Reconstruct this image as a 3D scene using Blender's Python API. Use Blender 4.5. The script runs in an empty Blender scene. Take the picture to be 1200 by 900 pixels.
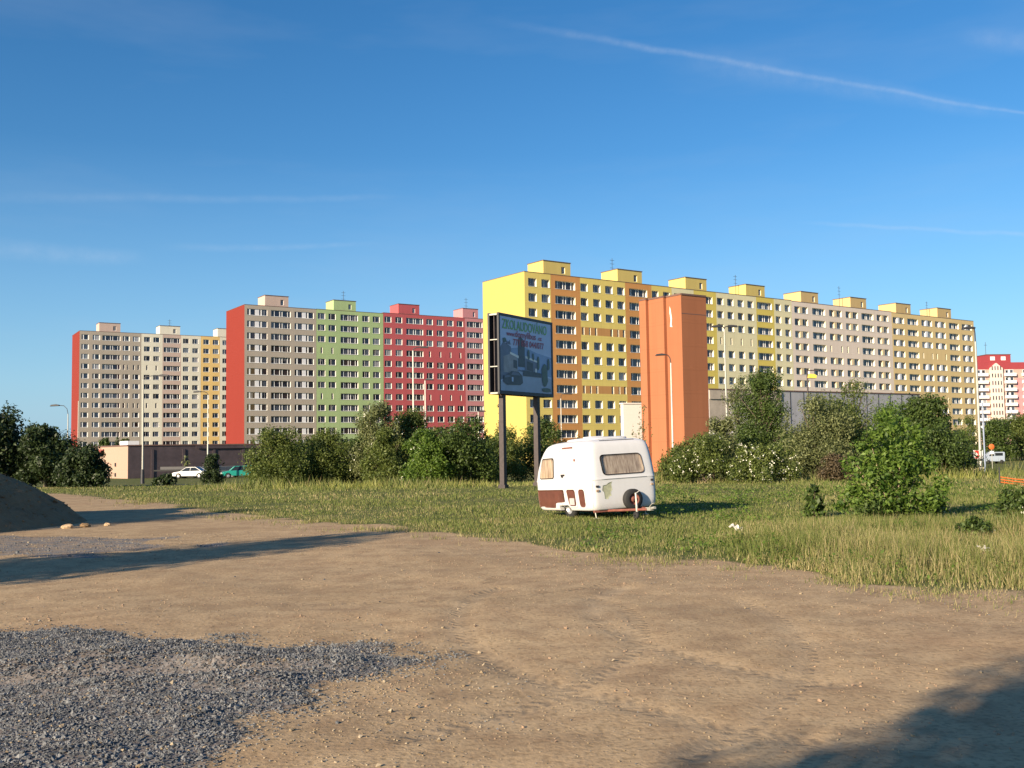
import bpy, math, random
import numpy as np
from mathutils import Vector, Matrix
S = bpy.context.scene
COL = S.collection
R = math.radians
rng = np.random.default_rng(7)
random.seed(5)
EYE = 1.75

# ------------------------------------------------------------------ materials
def newmat(name):
    m = bpy.data.materials.new(name); m.use_nodes = True
    nt = m.node_tree; b = nt.nodes['Principled BSDF']
    return m, nt, b
def N(nt, t, **kw):
    n = nt.nodes.new(t)
    for k, v in kw.items(): setattr(n, k, v)
    return n
def ramp(nt, fac, stops, interp='LINEAR'):
    r = N(nt, 'ShaderNodeValToRGB'); r.color_ramp.interpolation = interp
    e = r.color_ramp.elements
    while len(e) < len(stops): e.new(0.5)
    for i, (p, c) in enumerate(stops):
        e[i].position = p; e[i].color = (c[0], c[1], c[2], 1) if hasattr(c, '__len__') else (c, c, c, 1)
    nt.links.new(fac, r.inputs[0]); return r.outputs[0]
def noise(nt, scale, detail=4, rough=.6, coord='Object', vec=None, sc=None):
    n = N(nt, 'ShaderNodeTexNoise'); n.inputs['Scale'].default_value = scale
    n.inputs['Detail'].default_value = detail; n.inputs['Roughness'].default_value = rough
    if vec is None:
        vec = N(nt, 'ShaderNodeTexCoord').outputs[coord]
    if sc:
        mp = N(nt, 'ShaderNodeMapping'); mp.inputs['Scale'].default_value = sc
        nt.links.new(vec, mp.inputs[0]); vec = mp.outputs[0]
    nt.links.new(vec, n.inputs['Vector']); return n.outputs['Fac']
def mixc(nt, fac, a, b, mode='MIX'):
    m = N(nt, 'ShaderNodeMix', data_type='RGBA', blend_type=mode)
    for s, v in ((0, fac), (6, a), (7, b)):
        if hasattr(v, 'is_linked') or hasattr(v, 'links'): nt.links.new(v, m.inputs[s])
        elif s == 0: m.inputs[0].default_value = v
        else: m.inputs[s].default_value = (v[0], v[1], v[2], 1)
    return m.outputs[2]
def math_(nt, op, a, b=None, clamp=False):
    m = N(nt, 'ShaderNodeMath', operation=op); m.use_clamp = clamp
    for i, v in enumerate((a, b)):
        if v is None: continue
        if hasattr(v, 'links'): nt.links.new(v, m.inputs[i])
        else: m.inputs[i].default_value = v
    return m.outputs[0]
def bump(nt, b, h, strength, dist=.01):
    bp = N(nt, 'ShaderNodeBump'); bp.inputs['Strength'].default_value = strength; bp.inputs['Distance'].default_value = dist
    nt.links.new(h, bp.inputs['Height']); nt.links.new(bp.outputs[0], b.inputs['Normal'])
def simple(name, col, rough=.6, metal=0, var=.12, scale=3., spec=.5, bumpy=0):
    m, nt, b = newmat(name)
    f = noise(nt, scale, 5)
    lo = [c*(1-var) for c in col]; hi = [min(1, c*(1+var)) for c in col]
    nt.links.new(ramp(nt, f, [(.3, lo), (.7, hi)]), b.inputs['Base Color'])
    b.inputs['Roughness'].default_value = rough; b.inputs['Metallic'].default_value = metal
    b.inputs['Specular IOR Level'].default_value = spec
    if bumpy: bump(nt, b, noise(nt, scale*12, 6), bumpy)
    return m
def plaster(name, col, var=.08):
    m, nt, b = newmat(name)
    tc = N(nt, 'ShaderNodeTexCoord').outputs['Object']
    big = noise(nt, .12, 3, vec=tc); st = noise(nt, 1, 4, vec=tc, sc=(1.2, 1.2, .06)); fine = noise(nt, 9, 4, vec=tc)
    s = math_(nt, 'ADD', math_(nt, 'MULTIPLY', big, .5), math_(nt, 'MULTIPLY', st, .5))
    c = ramp(nt, s, [(.3, [x*(1-var) for x in col]), (.7, [min(1, x*(1+var)) for x in col])])
    c = mixc(nt, ramp(nt, st, [(.6, 0), (.8, .1)]), c, [x*.75 for x in col])
    # sealed panel joints
    sp0 = N(nt, 'ShaderNodeSeparateXYZ'); nt.links.new(tc, sp0.inputs[0])
    jz = math_(nt, 'LESS_THAN', math_(nt, 'FRACT', math_(nt, 'DIVIDE', math_(nt, 'ADD', sp0.outputs[2], .35), 2.82)), .035)
    jx = math_(nt, 'LESS_THAN', math_(nt, 'FRACT', math_(nt, 'DIVIDE', math_(nt, 'ADD', sp0.outputs[0], .08), 6.1)), .016)
    jy = math_(nt, 'LESS_THAN', math_(nt, 'FRACT', math_(nt, 'DIVIDE', math_(nt, 'ADD', sp0.outputs[1], .5), 4.5)), .02)
    c = mixc(nt, math_(nt, 'MULTIPLY', math_(nt, 'MAXIMUM', jz, math_(nt, 'MAXIMUM', jx, math_(nt, 'MULTIPLY', jy, math_(nt, 'GREATER_THAN', sp0.outputs[1], .02)))), .16), c, [x*.5 for x in col])
    nt.links.new(c, b.inputs['Base Color'])
    # panel joints as real grooves (bump), one storey high and one bay wide
    sep = N(nt, 'ShaderNodeSeparateXYZ'); nt.links.new(tc, sep.inputs[0])
    fz = math_(nt, 'FRACT', math_(nt, 'DIVIDE', sep.outputs[2], 2.82)); g = math_(nt, 'LESS_THAN', fz, .02)
    bump(nt, b, math_(nt, 'SUBTRACT', math_(nt, 'MULTIPLY', fine, .3), g), .5, .02)
    b.inputs['Roughness'].default_value = .85; b.inputs['Specular IOR Level'].default_value = .2
    return m
def foliage(name, dark, light, trans=.35):
    m, nt, b = newmat(name)
    geo = N(nt, 'ShaderNodeNewGeometry'); rpi = geo.outputs['Random Per Island']
    pos = noise(nt, 1.1, 3, vec=geo.outputs['Position'])
    f = math_(nt, 'ADD', math_(nt, 'MULTIPLY', rpi, .65), math_(nt, 'MULTIPLY', pos, .5))
    c = ramp(nt, f, [(.2, dark), (.95, light)])
    nt.links.new(c, b.inputs['Base Color']); b.inputs['Roughness'].default_value = .55
    b.inputs['Specular IOR Level'].default_value = .35
    tr = N(nt, 'ShaderNodeBsdfTranslucent'); nt.links.new(mixc(nt, .5, c, [min(1, light[0]*1.6), min(1, light[1]*1.6), light[2]]), tr.inputs[0])
    mx = N(nt, 'ShaderNodeMixShader'); mx.inputs[0].default_value = trans
    nt.links.new(b.outputs[0], mx.inputs[1]); nt.links.new(tr.outputs[0], mx.inputs[2])
    nt.links.new(mx.outputs[0], nt.nodes['Material Output'].inputs[0])
    return m
def glassmat(name, stops, rough=.06):
    m, nt, b = newmat(name)
    oi = N(nt, 'ShaderNodeObjectInfo').outputs['Random']
    tcg = N(nt, 'ShaderNodeTexCoord').outputs['Object']; add = N(nt, 'ShaderNodeVectorMath', operation='ADD'); nt.links.new(tcg, add.inputs[0])
    cmb = N(nt, 'ShaderNodeCombineXYZ'); nt.links.new(math_(nt, 'MULTIPLY', oi, 90.), cmb.inputs[0]); nt.links.new(cmb.outputs[0], add.inputs[1])
    cur = ramp(nt, noise(nt, 1, 1, vec=add.outputs[0], sc=(1.6, 1, .25)), [(.56, 0), (.60, .75)])
    nt.links.new(mixc(nt, math_(nt, 'MULTIPLY', cur, ramp(nt, oi, [(.3, 1), (.7, .2)])), ramp(nt, oi, stops, 'CONSTANT'), (.26, .27, .29)), b.inputs['Base Color'])
    b.inputs['Roughness'].default_value = rough; b.inputs['Specular IOR Level'].default_value = .6
    return m

M = {}
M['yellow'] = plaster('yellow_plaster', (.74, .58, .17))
M['yellow_end'] = plaster('sunlit_end_yellow_plaster', (.54, .43, .125), .03)  # same yellow, darkened to offset the strong sun on the end wall
M['orange'] = plaster('ochre_orange_plaster', (.60, .29, .10))
M['ochrepanel'] = plaster('ochre_panel', (.52, .27, .10))
M['cream'] = plaster('cream_plaster', (.75, .68, .43))
M['yellow2'] = plaster('deep_yellow_plaster', (.68, .54, .13))
M['pinkbeige'] = plaster('pink_beige_plaster', (.76, .64, .54))
M['tan'] = plaster('tan_plaster', (.74, .55, .27))
M['taupe'] = plaster('taupe_plaster', (.40, .35, .29))
M['green'] = plaster('green_plaster', (.36, .47, .23))
M['red'] = plaster('crimson_plaster', (.47, .105, .115))
M['rose'] = plaster('rose_plaster', (.55, .24, .25))
M['redend'] = plaster('bright_red_plaster', (.235, .035, .025), .04)
M['fcream'] = plaster('pale_cream_plaster', (.70, .66, .54))
M['fbeige'] = plaster('dusky_beige_plaster', (.52, .40, .34))
M['fyellow'] = plaster('warm_yellow_plaster', (.72, .50, .20))
M['penthouse'] = plaster('penthouse_yellow_plaster', (.62, .48, .16))
M['penthouse2'] = plaster('penthouse_tan_plaster', (.6, .43, .2))
M['towero'] = plaster('orange_tower_plaster', (.37, .142, .070), .11)
M['reveal'] = simple('window_reveal', (.78, .72, .55), .7)
M['reveal_w'] = simple('window_reveal_white', (.72, .68, .62), .7)
M['white'] = simple('white_frame', (.78, .78, .76), .45, var=.03)
M['bpanel'] = simple('beige_window_panel', (.66, .52, .32), .6, var=.05)
M['wpanel'] = simple('white_window_panel', (.72, .72, .74), .5, var=.04)
M['edge'] = simple('roof_edge_metal', (.16, .09, .07), .5)
M['roofing'] = simple('roof_felt', (.09, .085, .08), .9)
M['glass'] = glassmat('window_glass', [(0, (.012, .018, .035)), (.35, (.03, .04, .07)), (.6, (.07, .085, .12)), (.8, (.16, .18, .21)), (.9, (.02, .012, .012)), (.96, (.3, .3, .32))])
M['glass_d'] = glassmat('loggia_glass', [(0, (.012, .014, .03)), (.5, (.03, .022, .03)), (.8, (.05, .06, .09))])
M['steel'] = simple('galvanised_pole', (.42, .41, .36), .5, .3, var=.1)
M['steelw'] = simple('pale_painted_pole', (.62, .6, .52), .5, var=.08)
M['dark'] = simple('dark_metal', (.03, .03, .035), .5)
M['darkbrown'] = simple('dark_brown_steel', (.045, .032, .032), .55, var=.3, scale=6)
M['rubber'] = simple('rubber', (.02, .02, .02), .8, bumpy=.3)
M['bark'] = simple('bark', (.11, .085, .06), .9, var=.35, scale=14, bumpy=.6)
M['twig'] = simple('pale_twig', (.30, .23, .15), .8, var=.25, scale=9)
M['leaf'] = foliage('leaf_mid', (.028, .052, .010), (.185, .225, .055))
M['leafdark'] = foliage('leaf_dark', (.016, .036, .008), (.105, .155, .032), .25)
M['leafbright'] = foliage('leaf_bright', (.035, .08, .010), (.18, .27, .045), .4)
M['leafolive'] = foliage('leaf_olive', (.045, .062, .020), (.23, .25, .10), .25)
M['leafshade'] = foliage('leaf_blackgreen_and_shade', (.010, .022, .007), (.050, .078, .022), .2)  # conifer green; on the left bank its darkness stands in for shade
M['leafbrown'] = foliage('dry_twig_leaf', (.055, .045, .025), (.15, .11, .06), .2)
M['blossom'] = simple('white_blossom', (.75, .74, .62), .7, var=.05)
M['grass'] = None

# ------------------------------------------------------------------ object helpers
def tag(o, label=None, cat=None, group=None, kind=None):
    if label: o['label'] = label
    if cat: o['category'] = cat
    if group: o['group'] = group
    if kind: o['kind'] = kind
    return o
def empty(name, loc=(0, 0, 0), rz=0, rot=None):
    o = bpy.data.objects.new(name, None); COL.objects.link(o); o.location = loc
    o.rotation_euler = rot if rot else (0, 0, rz); o.empty_display_size = .3
    return o
def setparent(o, p):
    if p is not None: o.parent = p
class MB:
    def __init__(s): s.v = []; s.f = []; s.m = []; s.mats = []; s.sm = []
    def mi(s, mat):
        if mat not in s.mats: s.mats.append(mat)
        return s.mats.index(mat)
    def add(s, vs, fs, mat, smooth=False):
        o = len(s.v); s.v += [tuple(v) for v in vs]; i = s.mi(mat)
        for f in fs: s.f.append([o+k for k in f]); s.m.append(i); s.sm.append(smooth)
        return s
    def box(s, a, b, mat):
        x0, y0, z0 = a; x1, y1, z1 = b
        vs = [(x0,y0,z0),(x1,y0,z0),(x1,y1,z0),(x0,y1,z0),(x0,y0,z1),(x1,y0,z1),(x1,y1,z1),(x0,y1,z1)]
        return s.add(vs, [(0,3,2,1),(4,5,6,7),(0,1,5,4),(1,2,6,5),(2,3,7,6),(3,0,4,7)], mat)
    def quad(s, a, b, c, d, mat): return s.add([a, b, c, d], [(0,1,2,3)], mat)
    def tube(s, pts, rad, mat, n=8, smooth=True, cap=True):
        pts = [Vector(p) for p in pts]; rad = rad if hasattr(rad, '__len__') else [rad]*len(pts)
        vs = []; fs = []
        for i, p in enumerate(pts):
            d = (pts[min(i+1, len(pts)-1)] - pts[max(i-1, 0)]).normalized()
            a = d.orthogonal().normalized() if i == 0 else (pa - d*pa.dot(d)).normalized()
            pa = a; b = d.cross(a)
            for k in range(n):
                t = 2*math.pi*k/n; vs.append(p + (a*math.cos(t)+b*math.sin(t))*rad[i])
        for i in range(len(pts)-1):
            for k in range(n):
                k2 = (k+1) % n; fs.append((i*n+k, i*n+k2, (i+1)*n+k2, (i+1)*n+k))
        s.add(vs, fs, mat, smooth)
        if cap:
            o = len(vs)
            s.add(vs[:n], [tuple(range(n-1, -1, -1))], mat); s.add(vs[-n:], [tuple(range(n))], mat)
        return s
    def lathe(s, prof, mat, origin=(0,0,0), axis='Y', n=24, smooth=True):
        # prof: (radius, along)
        vs = []; fs = []
        for r_, a in prof:
            for k in range(n):
                t = 2*math.pi*k/n; c, q = r_*math.cos(t), r_*math.sin(t)
                p = {'Y': (c, a, q), 'Z': (c, q, a), 'X': (a, c, q)}[axis]
                vs.append((p[0]+origin[0], p[1]+origin[1], p[2]+origin[2]))
        for i in range(len(prof)-1):
            for k in range(n):
                k2 = (k+1) % n; fs.append((i*n+k, i*n+k2, (i+1)*n+k2, (i+1)*n+k))
        return s.add(vs, fs, mat, smooth)
    def prism(s, poly, y0, y1, mat):   # poly in (x,z), extruded along y
        n = len(poly); vs = [(x, y0, z) for x, z in poly]+[(x, y1, z) for x, z in poly]
        fs = [tuple(range(n)), tuple(range(2*n-1, n-1, -1))]+[(i, i+n, (i+1) % n+n, (i+1) % n) for i in range(n)]
        return s.add(vs, fs, mat)
    def build(s, name, parent=None, loc=None, mesh_only=False, bevel=0):
        me = bpy.data.meshes.new(name); me.from_pydata(s.v, [], s.f)
        for m in s.mats: me.materials.append(m)
        me.polygons.foreach_set('material_index', s.m); me.polygons.foreach_set('use_smooth', s.sm)
        me.update()
        if mesh_only: return me
        o = bpy.data.objects.new(name, me); COL.objects.link(o)
        if loc: o.location = loc
        setparent(o, parent)
        if bevel:
            b = o.modifiers.new('bevel', 'BEVEL'); b.width = bevel; b.segments = 2; b.limit_method = 'ANGLE'
        return o
def inst(name, me, parent, loc=(0,0,0), rz=0):
    o = bpy.data.objects.new(name, me); COL.objects.link(o); o.location = loc; o.rotation_euler = (0,0,rz); setparent(o, parent); return o
def npmesh(name, V, k, mats, parent=None, midx=None, smooth=False):
    V = np.asarray(V, np.float32).reshape(-1, 3); nf = len(V)//k
    me = bpy.data.meshes.new(name); me.vertices.add(len(V)); me.vertices.foreach_set('co', V.ravel())
    me.loops.add(len(V)); me.loops.foreach_set('vertex_index', np.arange(len(V), dtype=np.int32))
    me.polygons.add(nf); me.polygons.foreach_set('loop_start', np.arange(0, len(V), k, dtype=np.int32))
    for m in mats: me.materials.append(m)
    if midx is not None: me.polygons.foreach_set('material_index', np.asarray(midx, np.int32))
    me.update(calc_edges=True)
    o = bpy.data.objects.new(name, me); COL.objects.link(o); setparent(o, parent); return o

# ------------------------------------------------------------------ noise + terrain
_g = np.random.default_rng(3).random((256, 256))
def vnoise(x, y, s):
    x = np.asarray(x, float)/s+1000; y = np.asarray(y, float)/s+1000
    xi = np.floor(x).astype(int); yi = np.floor(y).astype(int); fx = x-xi; fy = y-yi
    fx = fx*fx*(3-2*fx); fy = fy*fy*(3-2*fy)
    g = lambda a, b: _g[a % 256, b % 256]
    return (g(xi, yi)*(1-fx)+g(xi+1, yi)*fx)*(1-fy)+(g(xi, yi+1)*(1-fx)+g(xi+1, yi+1)*fx)*fy
TD = [(-500, 0), (45, 0), (58, -.12), (70, -.4), (94, -.95), (150, -1.65), (190, -1.9), (6000, -2.0)]
def terr(x, y):
    return np.interp(y, [a for a, b in TD], [b for a, b in TD])
def z0(x, y): return float(terr(x, y))
GB = np.array([(-80, 74), (-40, 62), (-22, 48), (-16, 41), (-7.1, 28.3), (-2.3, 22.5), (.26, 18.5), (3.4, 15.4), (4.35, 13.4), (5.9, 11.9), (9, 9.6), (16, 5), (60, -20)])
def grass_mask(x, y):
    b = np.interp(x, GB[:, 0], GB[:, 1])
    return (y-b) + (vnoise(x, y, 1.6)-.5)*1.6 + (vnoise(x, y, .5)-.5)*.9
GP = np.array([(-14, 10.9), (-7, 10.4), (-4, 10.2), (-2.4, 9.8), (-1.7, 9.25), (-.62, 8.8), (-.62, 8.45), (-1.2, 7.6), (-1.35, 6.9), (-1.62, 6.4), (-1.7, 5.6), (-2.0, 4.6), (-2.5, 3.5), (-4, 2.6), (-14, 2)])
def polysd(x, y, P):
    x = np.asarray(x, float); y = np.asarray(y, float)
    d = np.full(x.shape, 1e9); ins = np.zeros(x.shape, bool)
    for i in range(len(P)):
        ax, ay = P[i]; bx, by = P[(i+1) % len(P)]
        ex, ey = bx-ax, by-ay; t = np.clip(((x-ax)*ex+(y-ay)*ey)/(ex*ex+ey*ey), 0, 1)
        d = np.minimum(d, np.hypot(x-ax-t*ex, y-ay-t*ey))
        c = ((ay > y) != (by > y)) & (x < (bx-ax)*(y-ay)/((by-ay) if by != ay else 1e-9)+ax); ins ^= c
    return np.where(ins, d, -d)
GP2 = np.array([(-30, 15.5), (-8.9, 17.6), (-7.2, 18.2), (-6.0, 19.4), (-7.4, 21.2), (-10.5, 22.3), (-30, 24)])
def gravel_mask(x, y):
    return polysd(x, y, GP) + (vnoise(x, y, .45)-.5)*.55 + (vnoise(x, y, 1.2)-.5)*.5
def gravel2_mask(x, y):
    return polysd(x, y, GP2) + (vnoise(x, y, .8)-.5)*1.6
def gravel_h(x, y):
    m = np.clip(gravel_mask(x, y)/.5, 0, 1)
    h = .035*m
    # raked-up ridges in the middle of the heap
    c = np.exp(-(((x+2.9)/1.3)**2+((y-8.25)/.75)**2)); rid = np.sin((y-.25*x)*9+vnoise(x, y, .7)*5)
    return h + m*(c*(.06+.07*rid) + (vnoise(x, y, .35)-.5)*.035)
def trackmask(x, y):
    m = np.zeros(np.shape(x))
    for (cx, cy, r_, a0, a1) in TR:
        d = np.hypot(x-cx, y-cy)-r_; a = np.degrees(np.arctan2(y-cy, x-cx))
        m = np.maximum(m, np.exp(-(d/.10)**2)*((a > a0) & (a < a1)))
    return m
TR = [(5.2, 10.8, 5.8, -180, -125), (5.2, 10.8, 5.8, 158, 180), (5.2, 10.8, 4.35, -180, -130), (5.2, 10.8, 4.35, 150, 180), (-4, 10.3, 6.65, -42, 12), (-4, 10.3, 5.2, -50, 20)]
def dirt_h(x, y):
    near = np.clip(1-np.hypot(x, y-12)/45, 0, 1)
    h = ((vnoise(x, y, 2.2)-.5)*.05+(vnoise(x, y, .7)-.5)*.022+(vnoise(x, y, .22)-.5)*.010)*near
    t = trackmask(x, y); lug = .5+.5*np.sin((x+y)*38)
    h -= t*(.018+.010*lug)
    return h
def gz(x, y):
    return terr(x, y)+dirt_h(x, y)+gravel_h(x, y)

def graded(lo, hi, n, c, k):
    t = np.linspace(math.asinh((lo-c)/k), math.asinh((hi-c)/k), n); return c+k*np.sinh(t)
xs = graded(-1500, 1500, 520, 0, 5.5); ys = graded(-300, 5000, 640, 8, 5.0)
X, Y = np.meshgrid(xs, ys); Z = gz(X, Y)
V = np.stack([X, Y, Z], -1).reshape(-1, 3).astype(np.float32)
nx, ny = len(xs), len(ys)
me = bpy.data.meshes.new('ground'); me.vertices.add(len(V)); me.vertices.foreach_set('co', V.ravel())
i = np.arange(nx-1)[None, :]+nx*np.arange(ny-1)[:, None]
F = np.stack([i, i+1, i+nx+1, i+nx], -1).reshape(-1, 4).astype(np.int32)
me.loops.add(F.size); me.loops.foreach_set('vertex_index', F.ravel())
me.polygons.add(len(F)); me.polygons.foreach_set('loop_start', np.arange(0, F.size, 4, dtype=np.int32))
me.update(calc_edges=True); me.polygons.foreach_set('use_smooth', [True]*len(F))
def attr(name, arr):
    a = me.attributes.new(name, 'FLOAT', 'POINT'); a.data.foreach_set('value', np.asarray(arr, np.float32).ravel())
attr('grass', np.clip(grass_mask(X, Y)/1.2+.5, 0, 1)); attr('gravel', np.clip(gravel_mask(X, Y)/.3+.5, 0, 1))
attr('gravel2', np.clip(gravel2_mask(X, Y)/1.2+.5, 0, 1)); attr('track', trackmask(X, Y))
m, nt, b = newmat('dirt_grass_gravel_ground')
tc = N(nt, 'ShaderNodeTexCoord').outputs['Object']
at_ = lambda n: N(nt, 'ShaderNodeAttribute', attribute_name=n).outputs['Fac']
n1 = noise(nt, .35, 4, vec=tc); n2 = noise(nt, 2.5, 6, .65, vec=tc); n3 = noise(nt, 22, 3, .5, vec=tc); n4 = noise(nt, 60, 2, .5, vec=tc)
dirt = ramp(nt, n1, [(.3, (.340, .238, .138)), (.5, (.475, .346, .204)), (.7, (.395, .272, .160))])
dirt = mixc(nt, ramp(nt, n2, [(.42, 0), (.68, .7)]), dirt, (.26, .17, .10))
dirt = mixc(nt, ramp(nt, n3, [(.35, .55), (.5, 0)]), dirt, (.21, .148, .082))
dirt = mixc(nt, ramp(nt, n4, [(.5, 0), (.8, .15)]), dirt, (.50, .42, .32))
dirt = mixc(nt, math_(nt, 'MULTIPLY', at_('track'), .3), dirt, (.50, .39, .26))
sepg = N(nt, 'ShaderNodeSeparateXYZ'); nt.links.new(tc, sepg.inputs[0]); GX, GY = sepg.outputs[0], sepg.outputs[1]
tread = None; wob = math_(nt, 'MULTIPLY', math_(nt, 'SUBTRACT', n1, .5), .5)
for (cx, cy, r_, a0, a1, wd, lg) in [(5.2, 10.8, 5.8, -3.1, -2.2, .10, 260), (5.2, 10.8, 5.8, 2.75, 3.14, .10, 260), (5.2, 10.8, 4.35, -3.1, -2.3, .09, 200), (-4, 10.3, 6.65, -.75, .2, .045, 300), (-4, 10.3, 5.2, -.9, .35, .09, 240), (-1.2, 14.5, 2.6, -1.9, .6, .08, 120), (1.8, 13.2, 2.2, 1.4, 3.1, .08, 110)]:
    dx, dy = math_(nt, 'SUBTRACT', GX, cx), math_(nt, 'SUBTRACT', GY, cy)
    dist = math_(nt, 'SQRT', math_(nt, 'ADD', math_(nt, 'MULTIPLY', dx, dx), math_(nt, 'MULTIPLY', dy, dy)))
    an = math_(nt, 'ARCTAN2', dy, dx); dd = math_(nt, 'ABSOLUTE', math_(nt, 'ADD', math_(nt, 'SUBTRACT', dist, r_), wob))
    inn = math_(nt, 'MULTIPLY', math_(nt, 'LESS_THAN', dd, wd), math_(nt, 'MULTIPLY', math_(nt, 'GREATER_THAN', an, a0), math_(nt, 'LESS_THAN', an, a1)))
    lugs = math_(nt, 'ADD', .5, math_(nt, 'MULTIPLY', math_(nt, 'SINE', math_(nt, 'ADD', math_(nt, 'MULTIPLY', an, float(lg)), math_(nt, 'MULTIPLY', dd, 40.))), .5))
    t_ = math_(nt, 'MULTIPLY', inn, math_(nt, 'ADD', .35, math_(nt, 'MULTIPLY', lugs, .65)))
    tread = t_ if tread is None else math_(nt, 'MAXIMUM', tread, t_)
tread = math_(nt, 'MULTIPLY', tread, ramp(nt, n2, [(.36, .15), (.56, 1)]))
dirt = mixc(nt, math_(nt, 'MULTIPLY', tread, .36), dirt, (.19, .135, .08))
vo = N(nt, 'ShaderNodeTexVoronoi'); vo.inputs['Scale'].default_value = 26; nt.links.new(tc, vo.inputs['Vector'])
peb = ramp(nt, vo.outputs['Distance'], [(.12, 1), (.24, 0)]); pm = math_(nt, 'MULTIPLY', peb, math_(nt, 'GREATER_THAN', vo.outputs['Color'], .72))
dirt = mixc(nt, math_(nt, 'MULTIPLY', pm, .6), dirt, (.40, .34, .27))
vg = N(nt, 'ShaderNodeTexVoronoi'); vg.inputs['Scale'].default_value = 40; nt.links.new(tc, vg.inputs['Vector'])
grav = ramp(nt, vg.outputs['Color'], [(.1, (.05, .055, .065)), (.6, (.14, .15, .17)), (.95, (.26, .26, .26))])
grav2 = mixc(nt, ramp(nt, n2, [(.4, .0), (.62, .7)]), mixc(nt, .35, grav, (.24, .22, .20)), dirt)
gr = ramp(nt, noise(nt, .6, 5, vec=tc), [(.3, (.085, .105, .030)), (.5, (.125, .140, .042)), (.7, (.19, .17, .075))])
gr = mixc(nt, ramp(nt, n3, [(.4, 0), (.7, .5)]), gr, (.055, .06, .022))
edge = math_(nt, 'ADD', at_('grass'), math_(nt, 'MULTIPLY', math_(nt, 'SUBTRACT', n3, .5), 1.3))
base = mixc(nt, ramp(nt, at_('gravel2'), [(.45, 0), (.6, 1)]), dirt, grav2)
base = mixc(nt, ramp(nt, at_('gravel'), [(.55, 0), (.95, .75)]), base, grav)
base = mixc(nt, ramp(nt, edge, [(.45, 0), (.6, 1)]), base, gr)
nt.links.new(base, b.inputs['Base Color']); b.inputs['Roughness'].default_value = .95; b.inputs['Specular IOR Level'].default_value = .1
hh = math_(nt, 'ADD', math_(nt, 'SUBTRACT', n3, math_(nt, 'MULTIPLY', tread, 1.15)), math_(nt, 'ADD', math_(nt, 'MULTIPLY', pm, .8), math_(nt, 'MULTIPLY', n4, .35)))
bump(nt, b, hh, .55, .011)
me.materials.append(m)
g = bpy.data.objects.new('ground', me); COL.objects.link(g); tag(g, kind='structure')

# ------------------------------------------------------------------ stones
ICO = []
def stone_cloud(P, size, name, mats, midx, flat=.85):
    n = len(P); t = (1+5**.5)/2
    # irregular octahedra with cut corners: 6 verts, 8 triangles
    base = np.array([(1,0,0),(0,1,0),(-1,0,0),(0,-1,0),(0,0,1),(0,0,-1)], float)
    tri = np.array([(0,1,4),(1,2,4),(2,3,4),(3,0,4),(1,0,5),(2,1,5),(3,2,5),(0,3,5)])
    v = base[None]*(1+rng.uniform(-.3, .25, (n, 6, 1))) + rng.normal(0, .17, (n, 6, 3))
    q = rng.normal(size=(n, 4)); q /= np.linalg.norm(q, axis=1)[:, None]; w, x, y, z = q.T
    Rm = np.stack([np.stack([1-2*(y*y+z*z), 2*(x*y-z*w), 2*(x*z+y*w)], -1), np.stack([2*(x*y+z*w), 1-2*(x*x+z*z), 2*(y*z-x*w)], -1), np.stack([2*(x*z-y*w), 2*(y*z+x*w), 1-2*(x*x+y*y)], -1)], 1)
    v = np.einsum('nij,nkj->nki', Rm, v*size[:, None, None]); v[..., 2] *= flat
    v += P[:, None, :]
    T = v[:, tri, :].reshape(-1, 3)
    return npmesh(name, T, 3, mats, midx=np.repeat(midx, 8) if midx is not None else None)
def gravelmat(name, stops):
    m, nt, b = newmat(name); geo = N(nt, 'ShaderNodeNewGeometry')
    nz = noise(nt, 14, 3, vec=geo.outputs['Position'])
    wn = N(nt, 'ShaderNodeTexWhiteNoise', noise_dimensions='3D')
    vp = N(nt, 'ShaderNodeTexVoronoi'); vp.inputs['Scale'].default_value = 18; nt.links.new(geo.outputs['Position'], vp.inputs['Vector'])
    c = ramp(nt, math_(nt, 'ADD', math_(nt, 'MULTIPLY', vp.outputs['Color'], .7), math_(nt, 'MULTIPLY', nz, .3)), stops)
    nt.links.new(c, b.inputs['Base Color']); b.inputs['Roughness'].default_value = .75; b.inputs['Specular IOR Level'].default_value = .3
    return m
M['stoneg'] = gravelmat('bluegrey_crushed_stone', [(.15, (.036, .040, .046)), (.5, (.118, .124, .130)), (.8, (.21, .215, .215)), (.95, (.36, .36, .33))])
M['stoneb'] = gravelmat('earthy_pebbles', [(.15, (.16, .12, .075)), (.5, (.28, .215, .13)), (.95, (.42, .36, .27))])
n = 230000; px = rng.uniform(-9, -.4, n); py = rng.uniform(2.8, 11.4, n)
k = gravel_mask(px, py)+rng.normal(0, .17, n) > .05; px, py = px[k], py[k]
sz = rng.uniform(.005, .0125, len(px))*(1+.8*(rng.random(len(px)) > .95))
P = np.stack([px, py, gz(px, py)+sz*.25], -1)
o = stone_cloud(P, sz, 'gravel', [M['stoneg'], M['stoneb']], (rng.random(len(px)) > .965).astype(int)); tag(o, 'blue grey crushed stone spread over the bare dirt at lower left', 'gravel', kind='stuff')
n = 9000; px = np.concatenate([rng.uniform(-9, 9, n), rng.normal(-1.3, .9, 2500), rng.uniform(-13, -5.5, 5000)]); py = np.concatenate([2.5+rng.random(n)**1.2*20, rng.normal(7.6, 1.3, 2500), rng.uniform(17, 22.8, 5000)])
g2 = (gravel2_mask(px, py) > 0); k = (grass_mask(px, py) < .6) & ((gravel_mask(px, py) < .1)); px, py, g2 = px[k], py[k], g2[k]
sz = rng.uniform(.003, .010, len(px))*np.where(rng.random(len(px)) > .96, 2.3, 1)*np.where(g2, 1.5, 1)
P = np.stack([px, py, gz(px, py)+sz*.2], -1)
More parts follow.
